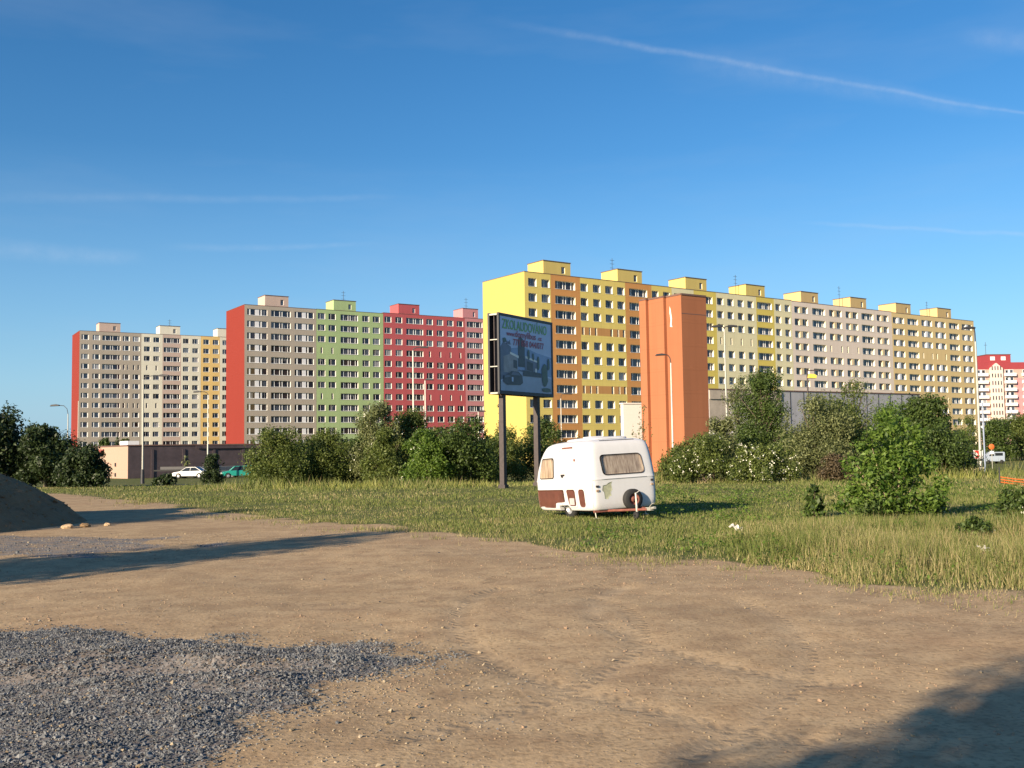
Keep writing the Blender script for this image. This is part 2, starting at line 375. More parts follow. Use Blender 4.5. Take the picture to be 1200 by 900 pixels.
o = stone_cloud(P, sz, 'pebbles', [M['stoneb'], M['stoneg']], np.where(g2, rng.random(len(px)) > .2, rng.random(len(px)) > .9).astype(int)); tag(o, 'small pebbles and crumbs scattered over the bare dirt', 'pebbles', kind='stuff')

n = 16000; px = rng.uniform(-10, 9, n); py = 2.8+rng.random(n)**1.3*19; k = (grass_mask(px, py) < .3) & (gravel_mask(px, py) < .05) & (vnoise(px, py, .9)+rng.normal(0, .1, n) > .55); px, py = px[k], py[k]
sz = rng.uniform(.004, .012, len(px))*np.where(rng.random(len(px)) > .95, 2.0, 1)
o = stone_cloud(np.stack([px, py, gz(px, py)+sz*.1], -1), sz, 'soil_crumbs', [simple('dry_soil_crumbs', (.30, .205, .135), 1)], None); tag(o, 'brown soil crumbs and clods lying on the bare dirt', 'soil crumbs', kind='stuff')

# ------------------------------------------------------------------ grass blades
m, nt, b = newmat('grass_blades'); M['grass'] = m
geo = N(nt, 'ShaderNodeNewGeometry'); f = math_(nt, 'ADD', math_(nt, 'MULTIPLY', geo.outputs['Random Per Island'], .5), math_(nt, 'MULTIPLY', noise(nt, .45, 4, vec=geo.outputs['Position']), .6))
c = ramp(nt, f, [(.2, (.065, .095, .020)), (.45, (.135, .172, .040)), (.7, (.20, .215, .065)), (.95, (.33, .30, .14))])
nt.links.new(c, b.inputs['Base Color']); b.inputs['Roughness'].default_value = .6; b.inputs['Specular IOR Level'].default_value = .25
tr = N(nt, 'ShaderNodeBsdfTranslucent'); nt.links.new(c, tr.inputs[0]); mx = N(nt, 'ShaderNodeMixShader'); mx.inputs[0].default_value = .3
nt.links.new(b.outputs[0], mx.inputs[1]); nt.links.new(tr.outputs[0], mx.inputs[2]); nt.links.new(mx.outputs[0], nt.nodes['Material Output'].inputs[0])
m2 = foliage('dry_grass', (.22, .18, .08), (.48, .40, .20), .3); M['drygrass'] = m2
m3 = foliage('yellow_green_grass', (.17, .19, .04), (.36, .36, .10), .3); M['ygrass'] = m3
def blades(px, py, h, w, name, mats, midx, lab, lean=.75):
    n = len(px); z = gz(px, py)
    a = rng.uniform(0, 2*math.pi, n); c, s = np.cos(a), np.sin(a)
    la = rng.uniform(0, 2*math.pi, n); L = h*rng.uniform(.05, lean, n)
    B0 = np.stack([px-c*w, py-s*w, z-.02], -1); B1 = np.stack([px+c*w, py+s*w, z-.02], -1)
    T = np.stack([px+np.cos(la)*L, py+np.sin(la)*L, z+h], -1)
    o = npmesh(name, np.stack([B0, B1, T], 1), 3, mats, midx=midx); tag(o, lab, 'grass', kind='stuff'); return o
n = 620000
u = rng.random(n); Yg = (9.0**-.6+u*(72.0**-.6-9.0**-.6))**(-1/.6)
Xg = rng.uniform(-.62, .62, n)*Yg
gm = grass_mask(Xg, Yg); edge_keep = rng.random(n) < np.where(gm > 0, np.clip(gm/1.3+.25, 0, 1), .5*np.exp(gm/.7)*(vnoise(Xg, Yg, .45) > .55))
lam = vnoise(Xg, Yg, .8)
k = edge_keep & (gm > -2.2) & (rng.random(n) < .25+1.1*lam) & ~((Yg > 66) & (Yg < 70.5) & (Xg < -14)); Xg, Yg, gm, lam = Xg[k], Yg[k], gm[k], lam[k]
tall_r = np.clip((Xg-.14*Yg-1.0)/1.5, 0, 1)*np.clip((24-Yg)/5, 0, 1)*np.clip(gm/2.2, .12, 1)*(.35+1.1*vnoise(Xg, Yg, 1.1))   # rough strip at the right
tall_b = np.exp(-((Yg-(51.5+1.5*np.sin(Xg*.3)))/3.2)**2)*((Xg > -17) & (Xg < 30))                         # unmown strip under the bushes
tall_m = np.clip((Xg-10)/4, 0, 1)*np.clip((Yg-22)/6, 0, 1)*.6
hh = .045+.06*lam+.19*tall_r+.62*tall_b*vnoise(Xg, Yg, 2)+.22*tall_m*vnoise(Xg, Yg, 3)
hh *= (.45+1.1*vnoise(Xg, Yg, 4.2))*rng.uniform(.35, 1.35, len(Xg))*np.where(gm < .3, .7, 1)
ww = (.0016+.00034*Yg)*rng.uniform(.7, 1.4, len(Xg))
dry = rng.random(len(Xg)) < (.08+.35*np.exp(-(gm/1.0)**2)+.22*(vnoise(Xg, Yg, 3.5) > .6)+.2*(vnoise(Xg, Yg, 1.3) > .7)*(tall_r > .1))
yg = (tall_b > .45) & (vnoise(Xg, Yg, 2.5) > .5) & (Yg < 51)
blades(Xg, Yg, hh, ww, 'grass', [M['grass'], M['drygrass'], M['ygrass']], np.where(dry, 1, np.where(yg, 2, 0)), 'mown and rough green grass with straw coloured patches behind the dirt')

def lowleaves(n, test, name, label, mat, hmax, size):
    x = rng.uniform(-6, 26, n); y = rng.uniform(10, 40, n); c_ = test(x, y); x, y, c_ = x[c_ > 0], y[c_ > 0], c_[c_ > 0]
    z = gz(x, y)+rng.random(len(x))*hmax*c_; P = np.stack([x, y, z], -1); nr_ = rng.normal(size=P.shape)*.7+np.array([0, 0, 1.]); nr_ /= np.linalg.norm(nr_, axis=1)[:, None]
    t = np.cross(nr_, rng.normal(size=P.shape)); t /= np.linalg.norm(t, axis=1)[:, None]; q = np.cross(nr_, t); sz_ = (size*(1+y/30)*rng.uniform(.5, 1.3, len(x)))[:, None]
    o = npmesh(name, np.stack([P-t*sz_, P+q*sz_*.5, P+t*sz_, P-q*sz_*.5], 1), 4, [mat]); tag(o, label, 'weeds', kind='stuff')
def wtest(x, y):
    m_ = (vnoise(x, y, 1.0)+vnoise(x, y, .35)*.5-.88)*3; g_ = grass_mask(x, y)
    return np.clip(m_, 0, 1)*(g_ > .2)*(x > .12*y-1)*(np.abs(x) < .62*y)
# ------------------------------------------------------------------ plants
def lobes_cloud(lobes, n, size, gap=.35, rough=.35, seed=0, drop=0):
    rg = np.random.default_rng(seed)
    L = np.array([l[:3] for l in lobes], float); Rr = np.array([(l[3], l[4] if len(l) > 4 else l[3]) for l in lobes], float)
    w = Rr[:, 0]**2*Rr[:, 1]; w = w**.75; w /= w.sum()
    out = []
    got = 0
    while got < n:
        k = rg.choice(len(L), n, p=w); d = rg.normal(size=(n, 3)); d /= np.linalg.norm(d, axis=1)[:, None]
        rad = rg.random(n)**.45; rad = rad*(1+rg.normal(0, .10, n))
        jit = 1+rough*(vnoise(d[:, 0]*3+k*7.1, d[:, 2]*3+d[:, 1]*2+k*3.3, .8)-.5)*1.6
        p = L[k]+d*(rad*jit)[:, None]*np.stack([Rr[k, 0], Rr[k, 0], Rr[k, 1]], -1)
        s = Rr[:, 0].mean()*.6
        q = (vnoise(p[:, 0]+p[:, 2]*.7, p[:, 1]+p[:, 2]*.9+17, s*.55)+vnoise(p[:, 0]*1.3-p[:, 2], p[:, 2]*1.1+p[:, 1]*.6, s*.3))*.5
        ok = (q > gap) & (p[:, 2] > .03)
        out.append((p[ok], d[ok])); got += ok.sum()
    p = np.concatenate([a for a, b in out])[:n]; d = np.concatenate([b for a, b in out])[:n]
    nrm = d*.9+rg.normal(size=(n, 3))*.8+np.array([0, 0, .35]); nrm /= np.linalg.norm(nrm, axis=1)[:, None]
    t = np.cross(nrm, rg.normal(size=(n, 3))); t /= np.linalg.norm(t, axis=1)[:, None]; bb = np.cross(nrm, t)
    s = size*rg.uniform(.6, 1.35, n)[:, None]
    t = t*s; bb = bb*s*.48
    return p, np.stack([p-t, p+bb-t*.1+nrm*s*.12, p+t, p-bb-t*.1+nrm*s*.12], 1)
def blob(w, h, seed, k=9, base=.12):
    rg = random.Random(seed); L = []
    k = int(k*1.5)
    for i in range(k):
        a = 2.4*i+rg.uniform(-.4, .4); q = ((i+.5)/k)**.5
        zz = h*(base+.80*rg.random()**1.1); taper = 1-(max(0, zz/h-.35)/.85)**1.7
        r_ = w*rg.uniform(.13, .22)*(.7+.4*taper); r_ = min(r_, h*.3)
        rr = max(0, w*.5*taper-r_*.7)*q
        L.append((math.cos(a)*rr, math.sin(a)*rr, min(max(zz, r_*.7), h-r_*.8), r_, r_*rg.uniform(.8, 1.15)))
    for sg in (-1, 1): r_ = min(w*.2, h*.28); L.append((sg*(w*.5-r_), rg.uniform(-.1, .1)*w, r_*rg.uniform(.8, 1.4), r_, r_))
    for i in range(9):
        xx = rg.uniform(-.42, .42)*w; tp = h*(1-1.3*(xx/w)**2)*rg.uniform(.86, 1.0); L.append((xx, rg.uniform(-.15, .15)*w, tp-h*.07, w*.045, h*.09))
    L.append((0, 0, h*.42, w*.30, h*.36)); L.append((rg.uniform(-.2, .2)*w, 0, h-w*.14, w*.15, w*.16))
    return L
def shrub(name, label, cat, x, y, w, h, mat, n=6000, leaf=.055, seed=1, k=9, lobes=None, flowers=0, gap=.36, group=None, stems=6, zoff=0, stemmat=None, trunk=None, parts=('stem', 'foliage')):
    root = empty(name, (x, y, z0(x, y)+zoff)); tag(root, label, cat, group)
    L = lobes or blob(w, h, seed, k)
    rg = random.Random(seed+99); mb = MB()
    if trunk:
        mb.tube([(0, 0, -.2), (.04, .02, h*.25), (-.05, .05, h*.55), (0, 0, h*.82)], [trunk, trunk*.8, trunk*.5, trunk*.2], stemmat or M['bark'], 8)
        for l in L:
            zt = min(l[2]*.6, h*.6); mb.tube([(0, 0, zt), ((l[0])*.5, l[1]*.5, (zt+l[2])*.5+.05), (l[0], l[1], l[2])], [trunk*.4, trunk*.25, trunk*.08], stemmat or M['bark'], 5)
    else:
        for i in range(stems):
            l = L[rg.randrange(len(L))]; bx, by = rg.uniform(-.1, .1)*w, rg.uniform(-.1, .1)*w
            r0 = .012*h+.01
            mb.tube([(bx, by, -.1), (bx+(l[0]-bx)*.35, by+(l[1]-by)*.35, l[2]*.5), (l[0], l[1], l[2]+l[3]*.4)], [r0, r0*.7, r0*.2], stemmat or M['bark'], 5)
    mb.build(parts[0], root)
    p, q = lobes_cloud(L, n, leaf, gap, seed=seed)
    npmesh(parts[1], q, 4, [mat], root)
    if flowers:
        rg2 = np.random.default_rng(seed+5)
        c = p[rg2.integers(0, len(p), flowers*3)]; c = c[(c[:, 1] < .2*w)][:flowers]
        c = c-np.array([0, .08, 0]); m_ = 5; nn = len(c)*m_
        pp = np.repeat(c, m_, 0)+rg2.normal(0, .035*max(1, leaf/.05), (nn, 3)); s = leaf*.55
        t = rg2.normal(size=(nn, 3)); t /= np.linalg.norm(t, axis=1)[:, None]; b2 = np.cross(t, rg2.normal(size=(nn, 3))); b2 /= np.linalg.norm(b2, axis=1)[:, None]
        npmesh('blossom', np.stack([pp-t*s, pp+b2*s, pp+t*s, pp-b2*s], 1), 4, [M['blossom']], root)
    return root
def W(px, Yd): return (px-600)/1190*Yd           # lateral offset that was measured on the photograph, in metres
def H(a, Yd): return a/1190*Yd
def bsh(name, label, x0, x1, top, base, Yd, mat, cat='shrub', group='bushes along the far edge of the field', **kw):
    xc = W((x0+x1)/2, Yd); w = H(x1-x0, Yd)*1.08; kw['n'] = int(kw.get('n', 6000)*1.35); kw['leaf'] = kw.get('leaf', .055)*1.1
    hor = 526-.0148*((x0+x1)/2-600); ztop = EYE+H(hor-top, Yd); h = ztop-z0(xc, Yd)
    return shrub(name, label, cat, xc, Yd, w, h, mat, group=group, **kw)
FE = 'bushes along the far edge of the field'
bsh('tree', 'dark spreading tree at the left picture edge behind the soil pile', -70, 42, 474, 572, 66, M['leafshade'], 'tree', 'dark trees on the left bank', n=16000, leaf=.11, seed=11, k=14, trunk=.16, parts=('trunk', 'crown'))  # shade over this bank is put into the leaf colour
bsh('tree', 'low dark tree with a wispy top between the leftmost tree and the thin lamp', 22, 84, 496, 572, 64, M['leafshade'], 'tree', 'dark trees on the left bank', n=12000, leaf=.10, seed=12, k=11, trunk=.13, parts=('trunk', 'crown'))
bsh('bush', 'dark bush in front of the red tiled strip at the end of the pink wall', 70, 128, 523, 570, 60, M['leafshade'], 'bush', 'dark trees on the left bank', n=9000, leaf=.09, seed=13, k=9)
bsh('bush', 'rounded olive green bush just right of the teal car', 286, 362, 498, 566, 57, M['leaf'], 'bush', FE, n=13000, seed=21, k=11, leaf=.06)
bsh('bush', 'mid green bush standing in front of the green apartment section', 345, 414, 503, 566, 59, M['leaf'], 'bush', FE, n=12000, seed=22, k=10, leaf=.06)
bsh('elder_bush', 'tall airy bush with pale blossom tips reaching over the green and crimson facades', 408, 472, 470, 565, 58, M['leafolive'], 'bush', FE, n=11000, seed=23, k=12, leaf=.06, flowers=60, gap=.42)
bsh('bush', 'ragged bush below the crimson apartment section beside the tall airy bush', 446, 515, 480, 566, 60, M['leaf'], 'bush', FE, n=11000, seed=24, k=11, leaf=.06, gap=.4)
bsh('bush', 'low leafy bush in front of the two pale lamp posts', 470, 530, 503, 569, 54, M['leafbright'], 'bush', FE, n=9000, seed=28, k=9, leaf=.06, flowers=20)
bsh('bush', 'dense dark green rounded bush left of the billboard legs', 500, 582, 488, 570, 55, M['leafdark'], 'bush', FE, n=15000, seed=25, k=12, leaf=.065)
bsh('bush', 'grey green bush directly behind the left billboard leg', 562, 616, 500, 568, 60, M['leaf'], 'bush', FE, n=9000, seed=26, k=9, leaf=.06)
bsh('bush', 'bush behind the right billboard leg and the caravan', 598, 664, 488, 566, 62, M['leafdark'], 'bush', FE, n=11000, seed=27, k=10, leaf=.06)
bsh('sapling', 'thin young sapling in front of the white wall beside the orange tower', 738, 764, 474, 552, 50, M['leafolive'], 'sapling', None, n=500, seed=31, k=7, leaf=.05, gap=.4, stems=3)
bsh('sapling', 'spindly sapling seen left of the billboard leg against the yellow end wall', 580, 594, 474, 566, 61, M['leafbrown'], 'sapling', None, n=260, seed=32, k=5, leaf=.06, gap=.4, stems=2)
bsh('elder_bush', 'wide leafy elder with white blossoms in front of the orange tower', 782, 868, 508, 556, 50, M['leaf'], 'bush', FE, n=12000, seed=33, k=12, leaf=.055, flowers=90)
bsh('elder_bush', 'low elder full of white blossoms under the big dark willow', 850, 935, 521, 560, 48, M['leaf'], 'bush', FE, n=10000, seed=34, k=12, leaf=.055, flowers=170)
bsh('willow_tree', 'big dark green upright willow right of the orange tower', 853, 934, 434, 550, 60, M['leafdark'], 'tree', None, n=26000, seed=35, k=18, leaf=.06, trunk=.14, gap=.33, parts=('trunk', 'crown'))
bsh('tree', 'pale airy tree behind the dark willow against the cream facade', 838, 892, 440, 550, 84, M['leafolive'], 'tree', None, n=4200, seed=36, k=10, leaf=.075, trunk=.1, gap=.47, parts=('trunk', 'crown'))
bsh('bush', 'greyish olive bush between the dark willow and the spindly dark tree', 915, 1006, 460, 556, 52, M['leafolive'], 'bush', FE, n=15000, seed=37, k=13, leaf=.055)
bsh('tree', 'spindly dark tree rising highest in the bushes before the grey hall', 955, 1042, 442, 552, 62, M['leaf'], 'tree', None, n=9000, seed=38, k=14, leaf=.06, trunk=.1, gap=.43, parts=('trunk', 'crown'))
bsh('bush', 'dry brownish bush low behind the bright foreground bush', 955, 996, 532, 560, 47, M['leafbrown'], 'bush', FE, n=4500, seed=39, k=8, leaf=.045)
bsh('bush', 'large leafy dark green bush left of the tall lamp post at right', 1048, 1124, 462, 556, 54, M['leafdark'], 'bush', FE, n=16000, seed=40, k=13, leaf=.075)
bsh('bush', 'bush tucked between the large dark bush and the right lamp post', 1108, 1152, 486, 554, 92, M['leaf'], 'bush', FE, n=8000, seed=41, k=9, leaf=.065)
for i, (a, b_, t, Yd, lb) in enumerate([(1140, 1188, 492, 190, 'far dark bush just right of the tall lamp post'), (1168, 1222, 486, 200, 'far bush below the pink and red tower block'), (1196, 1262, 494, 185, 'far bush cut by the right picture edge')]):
    bsh('bush', lb, a, b_, t, 548, Yd, M['leafdark'] if i == 0 else M['leaf'], 'bush', 'far bushes at the right edge', n=9000, seed=50+i, k=12, leaf=.18)
for i, (a, b_, t, Yd, mt, lb) in enumerate([(322, 384, 516, 62, 'leafdark', 'low dark bush filling the gap between the two bushes right of the teal car'), (392, 446, 510, 62, 'leafdark', 'dark bush behind the foot of the tall airy blossoming bush'),
        (424, 480, 502, 56, 'leaf', 'bush in front of the tall airy blossoming bush'), (484, 540, 500, 63, 'leaf', 'bush behind the low leafy one at the pale lamp posts'), (540, 600, 512, 63, 'leafdark', 'dark bush behind and between the billboard leg and the dense dark bush'), (640, 700, 514, 64, 'leaf', 'bush hidden for the most part behind the caravan'), (905, 965, 505, 56, 'leafdark', 'dark bush under the right side of the big dark willow'), (1000, 1075, 478, 60, 'leafdark', 'dark bush behind the bright foreground bush'), (960, 1020, 490, 55, 'leafolive', 'olive bush between the greyish olive bush and the bright foreground bush'), (1072, 1120, 488, 57, 'leaf', 'mid green bush under the tallest lamp post at right'), (820, 870, 488, 56, 'leafolive', 'loose olive bush between the orange tower and the big dark willow'), (12, 118, 508, 68, 'leafshade', 'dark thicket behind the trees on the left bank'), (925, 1030, 466, 54, 'leaf', 'broad mid green bush before the right half of the grey hall'), (1000, 1110, 470, 58, 'leafbright', 'broad fresh green bush behind the bright foreground bush, left of the large dark one'), (1030, 1146, 500, 53, 'leafdark', 'wide low dark bush in front of the large leafy dark one'), (770, 830, 522, 53, 'leaf', 'low bush at the foot of the orange tower')]):
    bsh('bush', lb, a, b_, t, 567, Yd, M[mt], 'bush', FE, n=int(8000*max(1, (b_-a)/75)), seed=90+i, k=9, leaf=.062)
# near bush with stems and large leaves
n = 22000; sx = rng.uniform(-4, 14, n); sy = rng.uniform(11, 30, n); k = (grass_mask(sx, sy) > .5) & (vnoise(sx, sy, 1.7) > .55) & (sx > .14*sy+.6) & (rng.random(n) > .6) & (sy < 21); sx, sy = sx[k], sy[k]
blades(sx, sy, rng.uniform(.22, .48, len(sx)), .002+.00016*sy, 'seed_stalks', [M['drygrass']], None, 'thin dry seed stalks standing above the rough grass at right', .3)
n = 26000; sx = rng.uniform(-16, 9, n); sy = np.interp(sx, GB[:, 0], GB[:, 1])+rng.normal(-.3, .9, n); k = vnoise(sx, sy, .5)+vnoise(sx, sy, 1.4) > 1.12; sx, sy = sx[k], sy[k]
blades(sx, sy, rng.uniform(.03, .14, len(sx)), .002+.0002*sy, 'edge_tufts', [M['drygrass'], M['grass']], (rng.random(len(sx)) > .45).astype(int), 'short dry tufts straggling from the grass into the dirt', .9)
lowleaves(90000, wtest, 'weeds', 'broad leaved weeds growing in clumps among the rough grass at right', M['leafbright'], .30, .022)
rg = random.Random(4); L = []
xc, Yd = W(1042, 23.0), 23.0
for (dx, zz, r_) in [(-.75, .45, .34), (-.3, .5, .42), (.25, .45, .42), (.75, .5, .34), (-.55, 1.0, .38), (0, 1.0, .45), (.5, 1.05, .4), (-.35, 1.5, .36), (.2, 1.6, .38), (-.1, 2.05, .3), (.3, 2.15, .2), (-.45, 1.95, .2), (-.98, .75, .22), (.98, .85, .24), (-.15, 2.4, .16), (.62, 1.6, .25), (-.8, 1.25, .3), (.85, 1.3, .3), (-.6, 1.7, .22), (.5, 1.95, .24), (.15, 1.3, .4), (-1.1, .4, .25), (1.05, .45, .25)]:
    L.append((dx, rg.uniform(-.35, .35), zz, r_, r_))
shrub('foreground_bush', 'bright green leafy bush with pale stems standing alone in front at right', 'bush', xc, Yd, 2.2, 2.55, M['leafbright'], n=7600, leaf=.052, seed=60, lobes=L, gap=.44, stems=16, stemmat=M['twig'])
L2 = [(rg.uniform(-1.0, 1.0), rg.uniform(-.4, .4), rg.uniform(.12, .4), .3, .24) for _ in range(10)]
shrub('undergrowth', 'low dark undergrowth around the foot of the bright foreground bush', 'undergrowth', xc+.1, Yd-.2, 2.4, .6, M['leafdark'], n=3500, leaf=.045, seed=61, lobes=L2, gap=.38, stems=3)
bsh('dock_plant', 'small leafy weed left of the bright foreground bush', 938, 962, 568, 604, 24.5, M['leafdark'], 'weed', None, n=420, seed=62, k=6, leaf=.07, gap=.35, stems=4)
bsh('bramble', 'low bramble with a few white flowers at the right picture edge', 1158, 1215, 572, 622, 19.5, M['leafdark'], 'bramble', 'brambles at the right', n=3600, seed=63, k=10, leaf=.04, flowers=9)
bsh('bramble', 'small low bramble with two white flowers in front of the right edge bramble', 1112, 1160, 606, 640, 17.5, M['leafdark'], 'bramble', 'brambles at the right', n=1800, seed=64, k=8, leaf=.035, flowers=4)
bsh('cypress', 'narrow dark conifer standing in front of the dark hall beside the parked cars', 236, 262, 532, 574, 70, M['leafshade'], 'conifer', None, n=4200, seed=65, k=9, leaf=.07, trunk=.07, parts=('trunk', 'crown'))
bsh('yucca', 'small spiky dark plant left of the white car beyond the path', 180, 206, 556, 577, 66, M['leafshade'], 'plant', None, n=700, seed=66, k=7, leaf=.11, gap=.38)
bsh('sapling', 'thin yellowish sapling before the dark hall just above the white car', 212, 224, 534, 552, 134, M['leafolive'], 'sapling', None, n=160, seed=67, k=4, leaf=.14, gap=.3, stems=2)
def conifer(label, x, y, h, w, seed, group=None):
    root = empty('conifer', (x, y, z0(x, y))); tag(root, label, 'conifer', group)
    MB().tube([(0, 0, -.2), (0, 0, h*.97)], [.16, .03], M['bark'], 6).build('trunk', root)
    L = []; k = 9
    for i in range(k):
        f_ = i/(k-1); L.append((0, 0, h*(.12+.85*f_), w*.5*(1-f_*.88), h*.07))
    p, q = lobes_cloud(L, 2600, .26, .3, .6, seed); npmesh('crown', q, 4, [M['leafshade']], root)
CG = 'trees behind the pink hall'
conifer('leftmost small spruce showing over the pink hall roof', W(101, 230), 230, 5.2, 5, 70, CG)
conifer('second spruce showing over the pink hall roof', W(108, 232), 232, 6.2, 5.2, 71, CG)
conifer('right spruce showing over the hall roof left of the tall lamp', W(137, 228), 228, 7.4, 4.6, 72, CG)
bsh('bush', 'low round trees showing over the hall roof between the spruces', 112, 132, 513, 540, 235, M['leafdark'], 'tree', CG, n=2500, seed=73, k=6, leaf=.25)
bsh('bush', 'grey green tree crown over the hall roof next to the right spruce', 138, 156, 514, 540, 238, M['leaf'], 'tree', CG, n=2500, seed=74, k=6, leaf=.25)
# trees outside the frame whose shadows lie across the dirt
def offtree(label, x, y, h, w, seed, n=9000, gap=.36):
    L = []
    rg = random.Random(seed)
    for i in range(13):
        f_ = i/12; r_ = w*.5*(.35+.65*math.sin(math.pi*min(1, .18+f_*.8)))
        a = rg.uniform(0, 6.28); L.append((math.cos(a)*r_*.45, math.sin(a)*r_*.45, h*(.34+.6*f_), r_*.62, r_*.6))
    shrub('tree', label, 'tree', x, y, w, h, M['leaf'], n=n, leaf=.09, seed=seed, lobes=L, gap=gap, trunk=.13, parts=('trunk', 'crown'), group='trees standing left of and behind the viewpoint')
offtree('tree left of the view that throws the long shadow over the dirt', -14.4, 8.1, 6.3, 3.5, 81)
offtree('tree beside the soil pile that throws the upper shadow band', -19.6, 17.2, 6.2, 3.4, 82)
offtree('tree behind the viewpoint that shades the lower right corner', -7.5, -6.1, 6.3, 3.4, 83, 12000)

# ------------------------------------------------------------------ soil pile, stones, litter
n = 110; mb = MB(); m, nt, b = newmat('heaped_soil')
f = noise(nt, 1.2, 6, .7); f2 = noise(nt, 9, 6, .7)
c = mixc(nt, ramp(nt, f2, [(.4, 0), (.7, .5)]), ramp(nt, f, [(.3, (.17, .10, .048)), (.7, (.27, .175, .088))]), (.27, .19, .105))
nt.links.new(c, b.inputs['Base Color']); b.inputs['Roughness'].default_value = 1; bump(nt, b, f2, 1., .06)
M['soil'] = m
pc = (-16.4, 25.6); Rp = 5.6; Hp = 3.3
gx = np.linspace(-Rp, Rp, n); vs = []
for j in range(n):
    for i_ in range(n):
        x, y = gx[i_], gx[j]; r_ = math.hypot(x, y*1.0)
        rr = r_*(1+.16*(float(vnoise(x+9, y+3, 2.2))-.5))
        hz = Hp*max(0, 1-rr/(Rp*.93)); hz = hz if hz < Hp*.86 else Hp*.86+(hz-Hp*.86)*.3
        hz += (float(vnoise(x, y, .9))-.5)*.34*min(1, hz)+(float(vnoise(x, y, .5))-.5)*.2*min(1, hz)+(float(vnoise(x, y, .17))-.5)*.06*min(1, hz*2)
        vs.append((x, y, max(hz, 0)-.06+(0 if hz > 0 else -.05)))
mb.add(vs, [(j*n+i_, j*n+i_+1, (j+1)*n+i_+1, (j+1)*n+i_) for j in range(n-1) for i_ in range(n-1)], M['soil'], True)
o = mb.build('soil_pile', loc=(pc[0], pc[1], 0)); tag(o, 'dark brown heap of soil cut by the left picture edge', 'soil pile')
n = 2600; cx_ = rng.normal(0, 2.6, n); cy_ = rng.normal(0, 2.6, n); gi = np.clip(((cx_+Rp)/(2*Rp)*109).round().astype(int), 0, 109); gj = np.clip(((cy_+Rp)/(2*Rp)*109).round().astype(int), 0, 109)
hz_ = np.array([v[2] for v in vs]).reshape(110, 110)[gj, gi]; k = (hz_ > .02); cs_ = rng.uniform(.012, .045, n)*np.where(rng.random(n) > .95, 2.2, 1)
co_ = stone_cloud(np.stack([gx[gi], gx[gj], hz_+cs_*.3], -1)[k], cs_[k], 'clods', [M['soil']], None); co_.parent = o; co_['kind'] = 'stuff'
M['rock'] = simple('pale_sandstone', (.42, .30, .18), .9, var=.3, scale=8, bumpy=.6)
def rock(label, x, y, s, seed, mat=None, grp=None, name='stone'):
    rg = np.random.default_rng(seed); mb = MB(); vs = []; nr, ns = 6, 10
    for j in range(nr+1):
        ph = math.pi*j/nr
        for k_ in range(ns):
            t = 2*math.pi*k_/ns; r_ = s*(1+rg.uniform(-.22, .22)*(0 < j < nr))
            vs.append((r_*math.sin(ph)*math.cos(t)*1.3, r_*math.sin(ph)*math.sin(t), r_*math.cos(ph)*.7))
    mb.add(vs, [(j*ns+k_, j*ns+(k_+1) % ns, (j+1)*ns+(k_+1) % ns, (j+1)*ns+k_) for j in range(nr) for k_ in range(ns)], mat or M['rock'])
    o = mb.build(name, loc=(x, y, float(gz(x, y))+s*.3)); tag(o, label, 'stone', grp); return o
SG = 'loose stones at the foot of the soil pile'
rock('largest pale stone at the right foot of the soil pile', -10.75, 24.6, .11, 1, grp=SG)
rock('flat dark stone touching the largest pale stone', -10.45, 24.9, .10, 2, M['soil'], SG)
rock('small pale stone furthest right from the soil pile', -10.1, 25.4, .07, 3, grp=SG)
M['paper'] = simple('crumpled_paper', (.75, .7, .68), .7, var=.1)
M['pinkp'] = simple('pink_print', (.6, .25, .4), .6)
def crumple(name, label, x, y, zz, s, mats, seed):
    rg = random.Random(seed); mb = MB(); k_ = 5
    P = [[(i_*s/k_-s/2, j*s*.7/k_-s*.35, rg.uniform(0, .35)*s) for i_ in range(k_+1)] for j in range(k_+1)]
    for j in range(k_):
        for i_ in range(k_): mb.quad(P[j][i_], P[j][i_+1], P[j+1][i_+1], P[j+1][i_], mats[1] if (i_ > 2 and j < 2 and len(mats) > 1) else mats[0])
    o = mb.build(name, loc=(x, y, zz)); o.rotation_euler = (.5, .1, rg.uniform(0, 2)); tag(o, label, 'litter'); return o
crumple('paper_litter', 'crumpled white and pink paper lying in the tall grass at right', W(1145, 14.9), 14.9, .16, .22, [M['paper'], M['pinkp']], 3)
crumple('plastic_litter', 'small pale scrap in the grass right of the caravan drawbar', W(857, 20.7), 20.7, .05, .28, [M['paper']], 4)

# ------------------------------------------------------------------ path behind the field (left)
M['asphalt'] = simple('pale_path_asphalt', (.26, .235, .21), .9, var=.15, scale=2, bumpy=.3)
mb = MB(); pts = [(-95, 66.5), (-60, 67.2), (-30, 68), (-12, 68.5), (-4, 69)]
for i_ in range(len(pts)-1):
    (xa, ya), (xb, yb) = pts[i_], pts[i_+1]
    for (s0, s1) in ((0, .7), (.7, 1.4), (1.4, 2.2)):
        mb.quad((xa, ya+s0, z0(0, ya+s0)+.03), (xb, yb+s0, z0(0, yb+s0)+.03), (xb, yb+s1, z0(0, yb+s1)+.03), (xa, ya+s1, z0(0, ya+s1)+.03), M['asphalt'])
o = mb.build('path'); tag(o, kind='structure')

